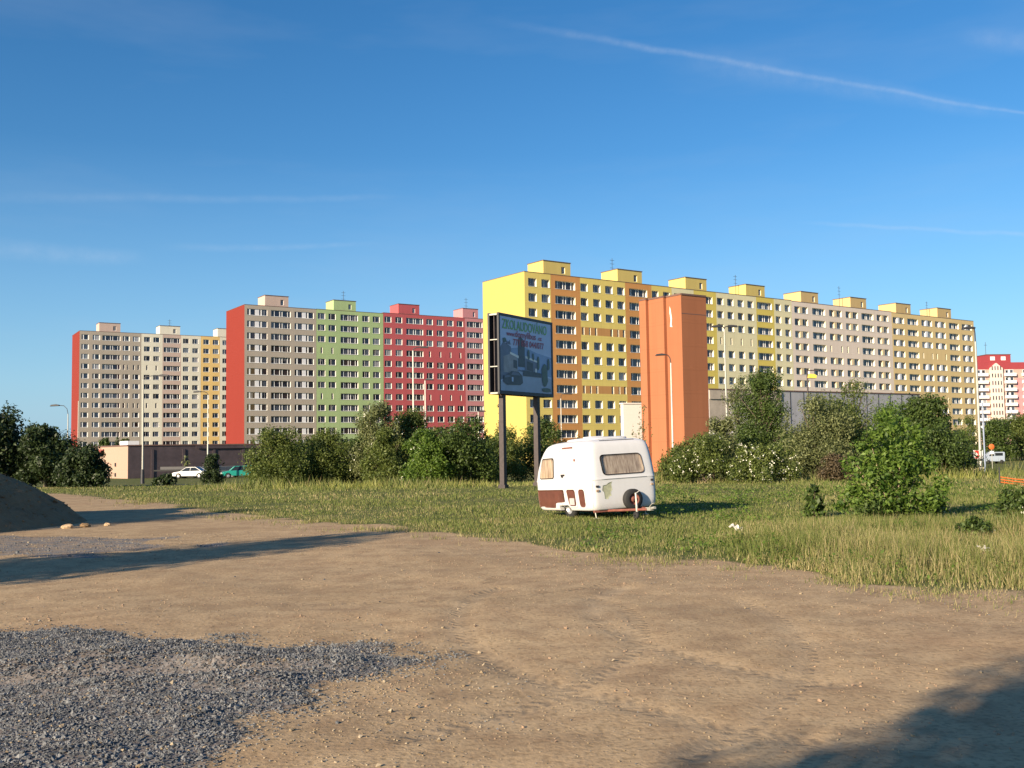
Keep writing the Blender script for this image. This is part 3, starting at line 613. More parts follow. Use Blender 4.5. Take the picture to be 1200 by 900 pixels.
# ------------------------------------------------------------------ apartment blocks
WH = 1.5
wcache = {}
def window_mesh(kind, w, dep, frame, panel):
    key = (kind, round(w, 1), dep, panel.name if panel else '')
    if key in wcache: return wcache[key]
    w = round(w, 1); mb = MB(); y = dep; t = .055; h = WH
    G = M['glass'] if kind in ('s', 'n', 'p', 't') else M['glass_d']
    mb.quad((-.02, y+.05, -.02), (w+.02, y+.05, -.02), (w+.02, y+.05, h+.02), (-.02, y+.05, h+.02), G)
    def bar(x0, x1, z0_=0, z1_=h, m_=frame, yy=None): mb.box((x0, (y-.03) if yy is None else yy, z0_), (x1, y+.045, z1_), m_)
    bar(0, t, t, h-t); bar(w-t, w, t, h-t); bar(0, w, 0, t, yy=y-.032); bar(0, w, h-t, h, yy=y-.032)
    if kind == 's': bar(w*.36-.015, w*.36+.015, t, h-t)
    if kind == 't':  # narrow dark light, white post, wide light
        bar(w*.2, w*.34, t, h-t)
        bar(w-.22, w-t, t, h-t)
    if kind == 'q':
        for fx, ww in ((.16, .16), (.44, .13), (.57, .13), (.85, .12)): bar(w*fx, w*fx+ww, t, h-t)
    if kind == 'w':  # wide window, white panel left of centre
        bar(w*.10, w*.17, t, h-t); bar(w*.40, w*.60, t, h-t, panel); bar(w*.68, w*.74, t, h-t)
    if kind == 'p':  # two lights round a wall-coloured pier
        mb.box((w*.40, .04, t), (w*.60, y+.044, h-t), panel); bar(w*.8, w*.8+.06, t, h-t)
        bar(w*.38, w*.40-.002, t, h-t); bar(w*.60+.002, w*.62, t, h-t)
    mb.box((-.04, -.05, -.06), (w+.04, y-.034, -.005), frame) if kind != 'n' else None
    me = mb.build('window', mesh_only=True); wcache[key] = me; return me
def block(name, label, cat, root0, th, u0, u1, zr, sp, rows, ztop, zones, cols, left=None, right=None, narrow={}, phs=(), phm=None, antenna=(), frame='white', reveal='reveal', dep=.36, depth=14, group='panel apartment sections', bandzone=None, zg=-2.2):
    c, s = math.cos(th), math.sin(th)
    root = empty(name, (root0[0]+c*u0, root0[1]+s*u0, zg), th); tag(root, label, cat, group)
    Wd = u1-u0-.03; zt = ztop-zg
    mb = MB(); F = M[frame]
    zmat = lambda x: next(M[z[2]] for z in zones if z[0]-1e-6 <= x+u0 < z[1]+1e-6 or z is zones[-1])
    cuts0 = sorted({0., Wd}|{z[0]-u0 for z in zones if 0 < z[0]-u0 < Wd})
    def strip(x0, x1, za, zb, override=None):
        cs = [x0]+[q for q in cuts0 if x0+1e-4 < q < x1-1e-4]+[x1]
        for a, b_ in zip(cs, cs[1:]):
            mb.quad((a, 0, za), (b_, 0, za), (b_, 0, zb), (a, 0, zb), override or zmat((a+b_)/2))
    wins = []; zprev = zt
    for r_ in range(rows):
        zc = zr-sp*r_-zg; za, zb = zc-WH/2, zc+WH/2
        strip(0, Wd, zb, zprev)
        ops = []
        for ci, col in enumerate(cols):
            k_, a, b_ = col[0], col[1]-u0, col[2]-u0
            if r_ in narrow and ci in narrow[r_]:
                for (na, nb) in narrow[r_][ci]: ops.append(('n', na-u0, nb-u0, None))
            else: ops.append((k_, a, b_, col[3] if len(col) > 3 else None))
        x = 0.
        bz = bandzone[r_] if bandzone and r_ in bandzone else None
        for (k_, a, b_, pan) in ops:
            b_ = a+round(b_-a, 1)
            ov = M[bz[2]] if bz and bz[0] <= a+u0-.05 and (x+u0) >= bz[0]-3 and x+u0 <= bz[1] else None
            if ov and x+u0 < bz[0]: strip(x, bz[0]-u0, za, zb); x = bz[0]-u0
            strip(x, a, za, zb, ov)
            d = dep if k_ != 'q' else dep+.1
            if k_ == 'n': d = dep
            rv = M[reveal]
            mb.quad((a, 0, za), (a, d+.06, za), (a, d+.06, zb), (a, 0, zb), rv); mb.quad((b_, 0, za), (b_, 0, zb), (b_, d+.06, zb), (b_, d+.06, za), rv)
            mb.quad((a, 0, za), (b_, 0, za), (b_, d+.06, za), (a, d+.06, za), rv); mb.quad((a, 0, zb), (a, d+.06, zb), (b_, d+.06, zb), (b_, 0, zb), rv)
            wins.append((k_, a, b_, za, d, pan)); x = b_
        if bz and x+u0 < bz[1]: strip(x, bz[1]-u0, za, zb, M[bz[2]]); x = bz[1]-u0
        strip(x, Wd, za, zb); zprev = za
    strip(0, Wd, -1.5, zprev)
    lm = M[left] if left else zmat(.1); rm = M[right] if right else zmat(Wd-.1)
    mb.quad((0, depth, -1.5), (0, 0, -1.5), (0, 0, zt), (0, depth, zt), lm)
    mb.quad((Wd, 0, -1.5), (Wd, depth, -1.5), (Wd, depth, zt), (Wd, 0, zt), rm)
    mb.quad((Wd, depth, -1.5), (0, depth, -1.5), (0, depth, zt), (Wd, depth, zt), zmat(Wd/2))
    mb.build('wall', root)
    rb = MB(); rb.box((.25, .25, zt-.4), (Wd-.25, depth-.25, zt-.25), M['roofing'])
    for (a, b_) in (((-.04, -.04, zt-.02), (Wd+.02, .25, zt+.08)), ((-.04, depth-.25, zt-.02), (Wd+.02, depth+.04, zt+.08)), ((-.04, .252, zt-.02), (.25, depth-.252, zt+.08)), ((Wd-.25, .252, zt-.02), (Wd+.02, depth-.252, zt+.08))): rb.box(a, b_, M['edge'])
    rb.build('roof', root)
    wins.sort(key=lambda q: -q[3]); many = wins[100:]
    for (k_, a, b_, za, d, pan) in wins[:100]:
        inst('window', window_mesh(k_, b_-a, d, F, M[pan] if pan else None), root, (a, 0, za))
    if many:
        mm = MB()
        for (k_, a, b_, za, d, pan) in many:
            w = b_-a; mm.box((a, d-.03, za), (b_, d+.03, za+.07), F); mm.box((a, d-.03, za+WH-.07), (b_, d+.03, za+WH), F)
            mm.quad((a, d+.05, za), (b_, d+.05, za), (b_, d+.05, za+WH), (a, d+.05, za+WH), M['glass'])
            for fx in ((.02, .5, .96) if k_ != 'q' else (.01, .25, .5, .75, .97)): mm.box((a+w*fx, d-.028, za+.071), (a+w*fx+.07, d+.045, za+WH-.071), F)
        o = mm.build('lower_windows', root); o['kind'] = 'stuff'
    for (pa, pb) in phs:
        pw = pb-pa; x = pa-u0; y = 1.2; ph = 2.75
        pbm = MB(); pm = M[phm]
        hx0, hx1, hz0, hz1 = x+pw*.66, x+pw*.80, zt+.6, zt+1.9
        z_a, z_b = zt-.3, zt+ph
        for q in (((x, y, z_a), (hx0, y, z_a), (hx0, y, z_b), (x, y, z_b)), ((hx1, y, z_a), (x+pw, y, z_a), (x+pw, y, z_b), (hx1, y, z_b)), ((hx0, y, z_a), (hx1, y, z_a), (hx1, y, hz0), (hx0, y, hz0)), ((hx0, y, hz1), (hx1, y, hz1), (hx1, y, z_b), (hx0, y, z_b)),
                  ((x, y+5, z_a), (x, y, z_a), (x, y, z_b), (x, y+5, z_b)), ((x+pw, y, z_a), (x+pw, y+5, z_a), (x+pw, y+5, z_b), (x+pw, y, z_b)), ((x+pw, y+5, z_a), (x, y+5, z_a), (x, y+5, z_b), (x+pw, y+5, z_b)),
                  ((hx0, y, hz0), (hx0, y+.3, hz0), (hx0, y+.3, hz1), (hx0, y, hz1)), ((hx1, y, hz0), (hx1, y, hz1), (hx1, y+.3, hz1), (hx1, y+.3, hz0))): pbm.quad(*q, pm)
        pbm.box((x-.1, y-.1, z_b), (x+pw+.1, y+5.1, z_b+.12), M['edge'])
        po = pbm.build('roof_house', root)
        wm = MB(); wm.quad((hx0, y+.2, hz0), (hx1, y+.2, hz0), (hx1, y+.2, hz1), (hx0, y+.2, hz1), M['glass_d']); wm.box((hx0, y+.13, hz0), (hx1, y+.19, hz0+.1), F); wm.box(((hx0+hx1)/2-.04, y+.13, hz0+.1), ((hx0+hx1)/2+.04, y+.19, hz1), F); wm.box((hx1-.08, y+.12, hz0+.1), (hx1, y+.19, hz1), F)
        wm.build('window', po)
    for (ax, ah) in antenna:
        am = MB(); x = ax-u0; am.tube([(x, 3, zt-.3), (x, 3, zt+ah)], .05, M['dark'], 6)
        for q in (.62, .78, .92): am.box((x-.55, 2.97, zt+ah*q), (x+.55, 3.03, zt+ah*q+.05), M['dark'])
        am.build('antenna', root)
    return root
def each(cols_idx, cols, wd=.5, mid=False):
    out = {}
    for i_ in cols_idx:
        a, b_ = cols[i_][1], cols[i_][2]
        out[i_] = [((a+b_)/2-wd/2, (a+b_)/2+wd/2)] if (b_-a) < 3 else [(a+.05, a+.05+wd), (b_-wd-.05, b_-.05)]
    return out
YR, YT = (2.57, 185.5), R(35)
s_ = lambda a: ('s', a, a+1.85)
c1 = [s_(.85), s_(3.9), ('q', 7.1, 11.9), s_(13.2), s_(16.3), s_(19.4), s_(22.45), ('q', 25.6, 30.4), s_(31.7), s_(34.8)]
nr = {3: [(13.45, 13.95)], 4: [(15.1, 15.5), (16.6, 17.1)], 5: [(20.5, 21.1)], 6: [(22.3, 22.7), (23.7, 24.3)]}
block('apartment_block', 'yellow apartment section with orange stair stripes and a plain sunlit yellow end wall', 'apartment building', YR, YT, 0, 37.2, 32.5, 2.81, 12, 34.35,
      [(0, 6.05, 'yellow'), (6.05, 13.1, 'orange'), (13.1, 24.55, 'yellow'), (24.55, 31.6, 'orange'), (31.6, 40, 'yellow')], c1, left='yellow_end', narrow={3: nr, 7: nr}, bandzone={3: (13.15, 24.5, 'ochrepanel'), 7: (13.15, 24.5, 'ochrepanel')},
      phs=[(5.3, 11.8), (23.7, 30.2)], phm='penthouse', antenna=[(23.9, 5.2)])
c2 = [s_(37.9), s_(41.0), ('q', 44.2, 49.0), s_(50.4), s_(53.5), s_(56.7), s_(59.8), ('q', 62.9, 67.7), s_(68.9), s_(72.0)]
nn = each([3, 4, 5, 6], c2)
block('apartment_block', 'cream apartment section with deep yellow stair stripes right behind the orange tower', 'apartment building', YR, YT, 37.2, 74.4, 32.45, 2.81, 12, 34.3,
      [(37, 43.5, 'cream'), (43.5, 50.1, 'yellow2'), (50.1, 62.6, 'cream'), (62.6, 68.4, 'yellow2'), (68.4, 80, 'cream')], c2, narrow={3: nn, 7: nn}, phs=[(42.4, 48.6), (60.8, 66.9)], phm='penthouse', antenna=[(59.5, 5)])
p_ = lambda a, k_='bpanel': ('p', a, a+4.6, k_)
c3 = [p_(75.3), ('q', 81.5, 86.1), p_(87.6), p_(93.7), ('q', 99.7, 104.3), p_(105.7)]
nn = each([2, 3], c3)
block('apartment_block', 'pale pinkish apartment section of the long row between the cream and the tan sections', 'apartment building', YR, YT, 74.4, 111.7, 32.35, 2.8, 12, 34.15, [(74, 112, 'pinkbeige')], c3, narrow={3: nn, 7: nn}, phs=[(79.2, 85.3), (97.3, 103.4)], phm='penthouse2', antenna=[(95.5, 5.5)])
c4 = [p_(112.2, 'wpanel'), ('q', 118.2, 122.7), p_(124.2, 'wpanel'), p_(130.2, 'wpanel'), ('q', 136.4, 140.9), p_(142.4, 'wpanel')]
nn = each([2, 3], c4)
block('apartment_block', 'tan apartment section at the right end of the long yellow row', 'apartment building', YR, YT, 111.7, 148.0, 32.2, 2.8, 12, 34.0, [(111, 150, 'tan')], c4, narrow={3: nn, 7: nn}, phs=[(115.4, 121.6), (133.3, 139.5)], phm='penthouse2', antenna=[(131.5, 4.5)])
MR, MT = (-63.0, 238.5), R(33)
w_ = lambda a: ('w', a, a+4.9, 'wpanel')
c = [w_(.65), ('q', 6.5, 11.4), w_(12.4)]
block('apartment_block', 'taupe apartment section with bright red end wall in the middle row', 'apartment building', MR, MT, 0, 18.0, 35.1, 2.83, 12, 36.75, [(0, 20, 'taupe')], c, left='redend', reveal='reveal_w', dep=.16, phs=[(5.4, 11.3)], phm='fbeige')
s_ = lambda a: ('s', a, a+1.9)
c = [s_(18.4), s_(21.2), ('q', 24.4, 29.1), s_(30.3), s_(33.2)]
nn = each([0, 1], c)
block('apartment_block', 'light green apartment section of the middle row', 'apartment building', MR, MT, 18.0, 36.15, 35.15, 2.83, 12, 36.8, [(18, 37, 'green')], c, narrow={3: nn, 7: nn}, reveal='reveal_w', dep=.16, phs=[(23.1, 29.1)], phm='green', antenna=[(26.5, 5.5)])
c = [s_(36.5), s_(39.6), ('q', 42.7, 47.6), s_(48.6), s_(51.7), s_(54.8), s_(57.8)]
nn = each([3, 4, 5, 6], c)
block('apartment_block', 'crimson apartment section of the middle row', 'apartment building', MR, MT, 36.15, 60.3, 35.35, 2.84, 12, 37.0, [(36, 61, 'red')], c, narrow={3: nn, 7: nn}, reveal='reveal_w', dep=.16, phs=[(41.1, 47.2)], phm='red')
c = [('q', 60.9, 65.8), s_(67), s_(70), s_(73.1), s_(76.2)]
block('apartment_block', 'rose pink apartment section partly hidden by the yellow end wall', 'apartment building', MR, MT, 60.3, 79, 35.4, 2.84, 12, 37.05, [(60, 80, 'rose')], c, reveal='reveal_w', dep=.16, phs=[(58.9+1.5, 65.2)], phm='rose', antenna=[(62.5, 6)])
LR, LT = (-125.0, 292.5), R(31.5)
t_ = lambda a: ('t', a, a+1.95)
c = [t_(.5), t_(3.55), ('q', 6.2, 11.2), t_(11.9), t_(14.75)]
nn = {3: [(11.95, 12.5), (13.2, 13.6)], 4: [(14.8, 15.3), (16.1, 16.6)]}
block('apartment_block', 'taupe apartment section with a red end wall at the far left row', 'apartment building', LR, LT, 0, 17.15, 36.0, 2.83, 13, 37.75, [(0, 20, 'taupe')], c, left='redend', narrow={3: nn, 7: nn}, reveal='reveal_w', dep=.16, phs=[(5.5, 11.4)], phm='fbeige')
s_ = lambda a: ('s', a, a+1.8)
c = [s_(17.9), s_(20.6), ('q', 23.6, 28.4), s_(29.3), s_(32.1)]
nn = each([0, 1], c)
block('apartment_block', 'pale cream apartment section with a dusky pink stair stripe in the far left row', 'apartment building', LR, LT, 17.15, 34.7, 36.0, 2.83, 13, 37.75, [(17, 23.3, 'fcream'), (23.3, 28.75, 'fbeige'), (28.75, 40, 'fcream')], c, narrow={3: nn, 7: nn}, reveal='reveal_w', dep=.16, phs=[(22.7, 28.7)], phm='fcream', antenna=[(26, 5)])
c = [s_(35.4), s_(38.3), s_(41.3), ('q', 44.2, 49), s_(50)]
block('apartment_block', 'warm yellow and cream section of the far left row beside the tall red end wall', 'apartment building', LR, LT, 34.7, 54, 36.0, 2.83, 13, 37.75, [(34, 40.5, 'fyellow'), (40.5, 60, 'fcream')], c, reveal='reveal_w', dep=.16, phs=[(40.1, 46.5)], phm='fcream')

# far right tower block with balconies
def far_tower():
    Yd = 380; th = R(4); x0 = W(1140, Yd); z = -2.2
    root = empty('tower_block', (x0, Yd, z), th); tag(root, 'distant pale pink tower block with red top and white balconies at the right picture edge', 'apartment building')
    M['tpink'] = plaster('tower_pink', (.52, .33, .28)); M['tcream'] = plaster('tower_cream', (.72, .58, .50)); M['tred'] = plaster('tower_red', (.30, .05, .06))
    m = H(1, Yd); top = EYE+H(517-424, Yd)-z; sp = 8.77*m; xs_ = [0, 6.2, 7.4, 11.3, 12.2, 16.8, 26]
    wm = MB()
    wm.box((0, 0, -1), (26, 14, top-2.6), M['tpink']); wm.box((-.03, -.03, top-2.598), (26.03, 14.03, top), M['tred'])
    wm.box((6.9, -1.0, -1), (11.6, -.02, top-2.2), M['tcream']); wm.prism([(6.9, top-2.2), (11.6, top-2.2), (9.25, top-.3)], -1.0, -.04, M['tcream'])
    wm.box((17.2, -.05, -1), (26.1, -.002, top-6), M['rose'])
    wm.build('wall', root)
    r_ = MB(); r_.box((6.7, 1, top), (16, 9, top+3), M['tred']); r_.box((6.5, .8, top+3), (16.2, 9.2, top+3.2), M['edge']); ro = r_.build('roof_house', root)
    q = MB(); q.box((8, .95, top+.9), (9.8, .999, top+2.3), M['white']); q.build('window', ro); q = MB(); q.box((12.2, .95, top+.9), (14, .999, top+2.3), M['white']); q.build('window', ro)
    am = MB(); am.tube([(7.5, 3, top+3), (7.5, 3, top+8)], .07, M['dark'], 6).box((6.9, 2.96, top+6.8), (8.1, 3.04, top+6.9), M['dark']); am.build('antenna', root)
    bal = MB(); bal.box((0, -1.3, 0), (4.1, -.002, .16), M['white']); bal.box((0, -1.3, .16), (4.1, -1.2, 1.15), M['wpanel']); bal.box((0, -1.2, .16), (.1, -.002, 1.15), M['wpanel']); bal.box((4.0, -1.2, .16), (4.1, -.002, 1.15), M['wpanel']); bme = bal.build('balcony', mesh_only=True)
    wd = MB(); wd.box((0, -.06, 0), (3.2, -.004, 1.5), M['white']); wd.quad((.15, -.064, .12), (1.1, -.064, .12), (1.1, -.064, 1.38), (.15, -.064, 1.38), M['glass_d']); wd.quad((1.9, -.064, .12), (3.05, -.064, .12), (3.05, -.064, 1.38), (1.9, -.064, 1.38), M['glass']); wme = wd.build('window', mesh_only=True)
    nw = MB(); nw.quad((0, -1.012, 0), (.45, -1.012, 0), (.45, -1.012, 1.5), (0, -1.012, 1.5), M['glass_d']); nme = nw.build('window', mesh_only=True)
    for i_ in range(9):
        zb = top-2.4-sp*(i_+1)
        for xb in (1.7, 12.6, 19.5):
            inst('balcony', bme, root, (xb, 0, zb)); inst('window', wme, root, (xb+.4, 0, zb+.95))
        for xb in (7.3, 8.4, 9.5, 10.6): inst('window', nme, root, (xb, 0, zb+1.0+sp*.45))
far_tower()

# ------------------------------------------------------------------ halls, tower, white wall
def wallbox(name, label, cat, x, y, th, L_, D_, zt, mats, extra=None, zb=-3.2):
    root = empty(name, (x, y, zb), th); tag(root, label, cat)
    mb = MB(); h = zt-zb
    fm, sm, rm = mats
    mb.quad((0,0,0), (L_,0,0), (L_,0,h), (0,0,h), fm); mb.quad((0,D_,0), (0,0,0), (0,0,h), (0,D_,h), sm); mb.quad((L_,0,0), (L_,D_,0), (L_,D_,h), (L_,0,h), sm); mb.quad((L_,D_,0), (0,D_,0), (0,D_,h), (L_,D_,h), fm)
    mb.build('wall', root)
    rb = MB(); rb.box((-.12, -.12, h-.02+.02), (L_+.12, D_+.12, h+.16), rm); rb.build('roof', root)
    if extra: extra(root, h)
    return root
M['cladding'] = simple('dark_plum_cladding', (.068, .05, .055), .6, var=.25, scale=1)
M['pinkwall'] = plaster('salmon_plaster', (.44, .31, .24), .04)
M['tiles'] = simple('red_roof_tiles', (.30, .07, .05), .8, var=.3, scale=5, bumpy=.6)
def ex(root, h):
    pm_ = MB().box((0, -.12, 0), (.35, -.002, h-.5), M['cladding']).build('pilaster', mesh_only=True)
    for i_ in range(13): inst('pilaster', pm_, root, (3+i_*4.2, 0, 0))
    MB().box((9, -.25, h-.45), (57.5, -.125, h-.05), M['cladding']).build('fascia', root)
    v = MB(); v.box((.3, 1.5, h+.162), (1.8, 6, h+.7), M['white']); v.build('rooflight', root)
    for zz in (1.9, 3.3):
        MB().box((-.12, 6.6, zz), (-.002, 7.1, zz+.5), M['dark']).build('vent', root)
    a = MB(); a.quad((-.9, 14, h-1.0), (-.9, 36, h-1.0), (-.02, 36, h-.35), (-.02, 14, h-.35), M['tiles']); a.quad((-.9, 14, h-1.06), (-.02, 14, h-.41), (-.02, 36, h-.41), (-.9, 36, h-1.06), M['tiles']); a.build('tiled_canopy', root)
hc = 136
wallbox('hall', 'low flat hall with salmon end wall and dark plum front behind the parked cars', 'hall', W(149.7, hc), hc, R(34), 60, 38, EYE+1.13, (M['cladding'], M['pinkwall'], M['edge']), ex)
M['greywall'] = simple('blue_grey_panels', (.33, .33, .35), .7, var=.15, scale=.6)
M['beigewall'] = simple('weathered_beige_panels', (.42, .36, .29), .8, var=.15, scale=.8)
def ex2(root, h):
    MB().box((-.01, -.03, 0), (15, -.003, h-.02), M['beigewall']).box((-.01, -.2, h-1.4), (15, -.032, h-.1), M['beigewall']).build('beige_bay', root)
    MB().box((4.0, -.1, h-6.6), (9.0, -.034, h-1.9), M['paper']).build('gate', root)
    mb = MB()
    for i_ in range(11): mb.box((17+i_*3.0, -.06, 0), (17.08+i_*3.0, -.003, h-.1), M['dark'])
    mb.build('panel_joints', root)
    MB().box((-1.3, .3, 0), (-.05, 6, h-.6), M['dark']).build('dark_gap_block', root)  # dark block stands in for the gap's shade beside the orange tower
wallbox('hall', 'long blue grey hall with beige bay showing behind the bushes right of the orange tower', 'hall', W(831, 150), 150, R(32), 49, 8, EYE+H(523-457, 150), (M['greywall'], M['greywall'], M['edge']), ex2)
M['brightwall'] = simple('white_wall', (.72, .66, .60), .7, var=.03)
wallbox('white_wall', 'plain white wall stub between the yellow facade and the orange tower', 'wall', W(730, 132), 132, R(20), 5.5, .8, EYE+H(524-473.5, 132), (M['brightwall'], M['brightwall'], M['brightwall']))
# orange stepped tower
Yt = 120; xt = W(801, Yt); root = empty('ventilation_tower', (xt, Yt, -3.0), R(34)); tag(root, 'tall windowless orange tower with stepped corners in front of the yellow row', 'tower')
h = EYE+H(178.5, Yt)+3.0
fp = [(0, 0), (4.1, 0), (4.1, 6.5), (-.9, 6.5), (-.9, 5.3), (-.45, 5.3), (-.45, 2.6), (0, 2.6)]
mb = MB(); n_ = len(fp)
mb.add([(x, y, 0) for x, y in fp]+[(x, y, h) for x, y in fp], [(i_, (i_+1) % n_, (i_+1) % n_+n_, i_+n_) for i_ in range(n_)]+[tuple(range(n_, 2*n_))], M['towero'])
mb.build('wall', root)
mb = MB()
for i_ in range(n_):
    (xa, ya), (xb, yb) = fp[i_], fp[(i_+1) % n_]
    dx, dy = xb-xa, yb-ya; l = math.hypot(dx, dy)
    if l < .05: continue
    nx_, ny_ = dy/l*.07, -dx/l*.07
    mb.add([(xa, ya, h), (xb, yb, h), (xb+nx_, yb+ny_, h), (xa+nx_, ya+ny_, h), (xa, ya, h+.2), (xb, yb, h+.2), (xb+nx_, yb+ny_, h+.2), (xa+nx_, ya+ny_, h+.2)], [(0,1,2,3), (4,7,6,5), (3,2,6,7), (1,0,4,5), (0,3,7,4), (2,1,5,6)], M['edge'])
mb.build('coping', root)
MB().box((-.004, -.012, h-2.25), (4.1, -.002, h-2.17), M['edge']).build('seam', root)
st = MB(); st.prism([(0, 0), (.12, .3), (.05, 1.1), (.25, 2.2), (.4, 2.6), (.45, 1.8), (.3, .9), (.42, .1)], -.003, .003, M['brightwall'])
o = st.build('bare_patch', root, loc=(-.006, 1.6, h-3.7)); o.rotation_euler = (0, 0, R(90))

# ------------------------------------------------------------------ street lamps
def lamp(label, px, Yd, top, arm=(-1, 2.0, .5), base=False, mat=None, r=.07, headmat=None, double=False, group='street lamps', cover=0):
    x = W(px, Yd); hor = 526-.0148*(px-600); h = EYE+H(hor-top, Yd)-z0(x, Yd)
    root = empty('street_lamp', (x, Yd, z0(x, Yd))); tag(root, label, 'street lamp', group)
    mat = mat or M['steelw']
    mb = MB(); mb.tube([(0, 0, 0), (0, 0, h*.35), (0, 0, h-(arm[2] if arm else 0))], [r*1.35, r*1.1, r*.75], mat, 10)
    if base: mb.tube([(0, 0, 0), (0, 0, 1.3)], [r*2.6, r*2.2], M['dark'], 10)
    mb.build('pole', root)
    for sgn in ((arm[0], -arm[0]) if double else (arm[0],)):
        L_, up = arm[1], arm[2]; zt = h-up
        pts = [(0, 0, zt), (sgn*L_*.12, 0, zt+up*.6), (sgn*L_*.45, 0, zt+up*.95), (sgn*L_, 0, zt+up)]
        MB().tube(pts, r*.55, M['dark'] if headmat is None else mat, 6).build('arm', root)
        hd = MB(); x1 = sgn*L_; s = .85
        prof = [(x1-.1*sgn, h-.06), (x1+sgn*s, h-.10), (x1+sgn*s*.9, h+.06), (x1+sgn*s*.3, h+.12), (x1-.1*sgn, h+.05)]
        hd.prism(prof, -.16, .16, headmat or M['dark']); hd.build('lamp_head', root, bevel=.03)
    return root
lamp('tall thin lamp with dark foot and arm to the right before the plum hall', 167, 92, 440.5, (1, 1.5, .3), True, M['steel'])
lamp('curved lamp left of the far left red end wall', 79, 105, 475, (-1, 1.0, .9), False, M['steel'], .06)
lamp('lamp with an arm to the left standing among the cars by the narrow conifer', 243, 120, 459, (-1, .9, .4), False, M['steelw'])
lamp('left of two pale lamp posts before the crimson section', 484, 112, 407, (1, .9, .35), False, M['steelw'], .10, double=False)
lamp('right of two pale lamp posts before the crimson section, no arm visible', 498, 116, 445, (1, .15, .1), False, M['steelw'], .09)
lamp('short lamp rising before the rose section near the yellow end wall', 560, 130, 482, (1, .15, .1), False, M['steelw'], .08)
lamp('slender lamp before the orange stripe of the yellow section', 657, 105, 461.5, (1, .35, .5), False, M['steelw'], .05)
lamp('curved street lamp standing in front of the orange tower', 787, 92, 415.5, (-1, .55, .75), False, M['steelw'], .075)
lamp('tall lamp post with twin arms in front of the cream section and dark willow', 851, 90, 382, (1, .35, .25), False, M['steel'], .08, double=True)
lamp('tallest lamp post at right beside the red and white road barrier', 1146, 74, 384, (-1, .1, 1.0), False, M['steel'], .085)
# second grey pole by it
def pole(name, label, px, Yd, top, r, mat, cat='pole', bottom=0):
    x = W(px, Yd); hor = 526-.0148*(px-600); zt = EYE+H(hor-top, Yd)
    mb = MB(); mb.tube([(0, 0, bottom), (0, 0, zt-z0(x, Yd))], [r, r*.8], mat, 8)
    o = mb.build(name, loc=(x, Yd, z0(x, Yd))); tag(o, label, cat); return o
M['bluepole'] = simple('blue_grey_pole', (.25, .30, .40), .5)
pole('metal_pole', 'plain blue grey pole right beside the tallest lamp post', 1151, 70, 472, .06, M['bluepole'])
pole('metal_pole', 'thin pale pole in front of the far left red end wall', 91, 128, 470, .05, M['steelw'])
# floodlight with yellow housing
x = W(947, 118); root = empty('signal_post', (x, 118, z0(x, 118))); tag(root, 'dark post carrying a yellow lamp housing before the pink section', 'signal post')
hz = EYE+H(521-441, 118)-z0(x, 118)
MB().tube([(0, 0, 0), (0, 0, hz+.6)], .09, M['darkbrown'], 8).build('pole', root)
M['yellowp'] = simple('signal_yellow', (.75, .55, .08), .4)
hd = MB(); hd.prism([(-.05, -.25), (.95, -.3), (1.0, .05), (.7, .22), (.1, .25)], -.3, .3, M['yellowp']); hd.build('lamp_housing', root, loc=(0, -.15, hz), bevel=.06)
MB().box((-.1, -.08, hz+.6), (1.3, .08, hz+.72), M['darkbrown']).build('arm', root)

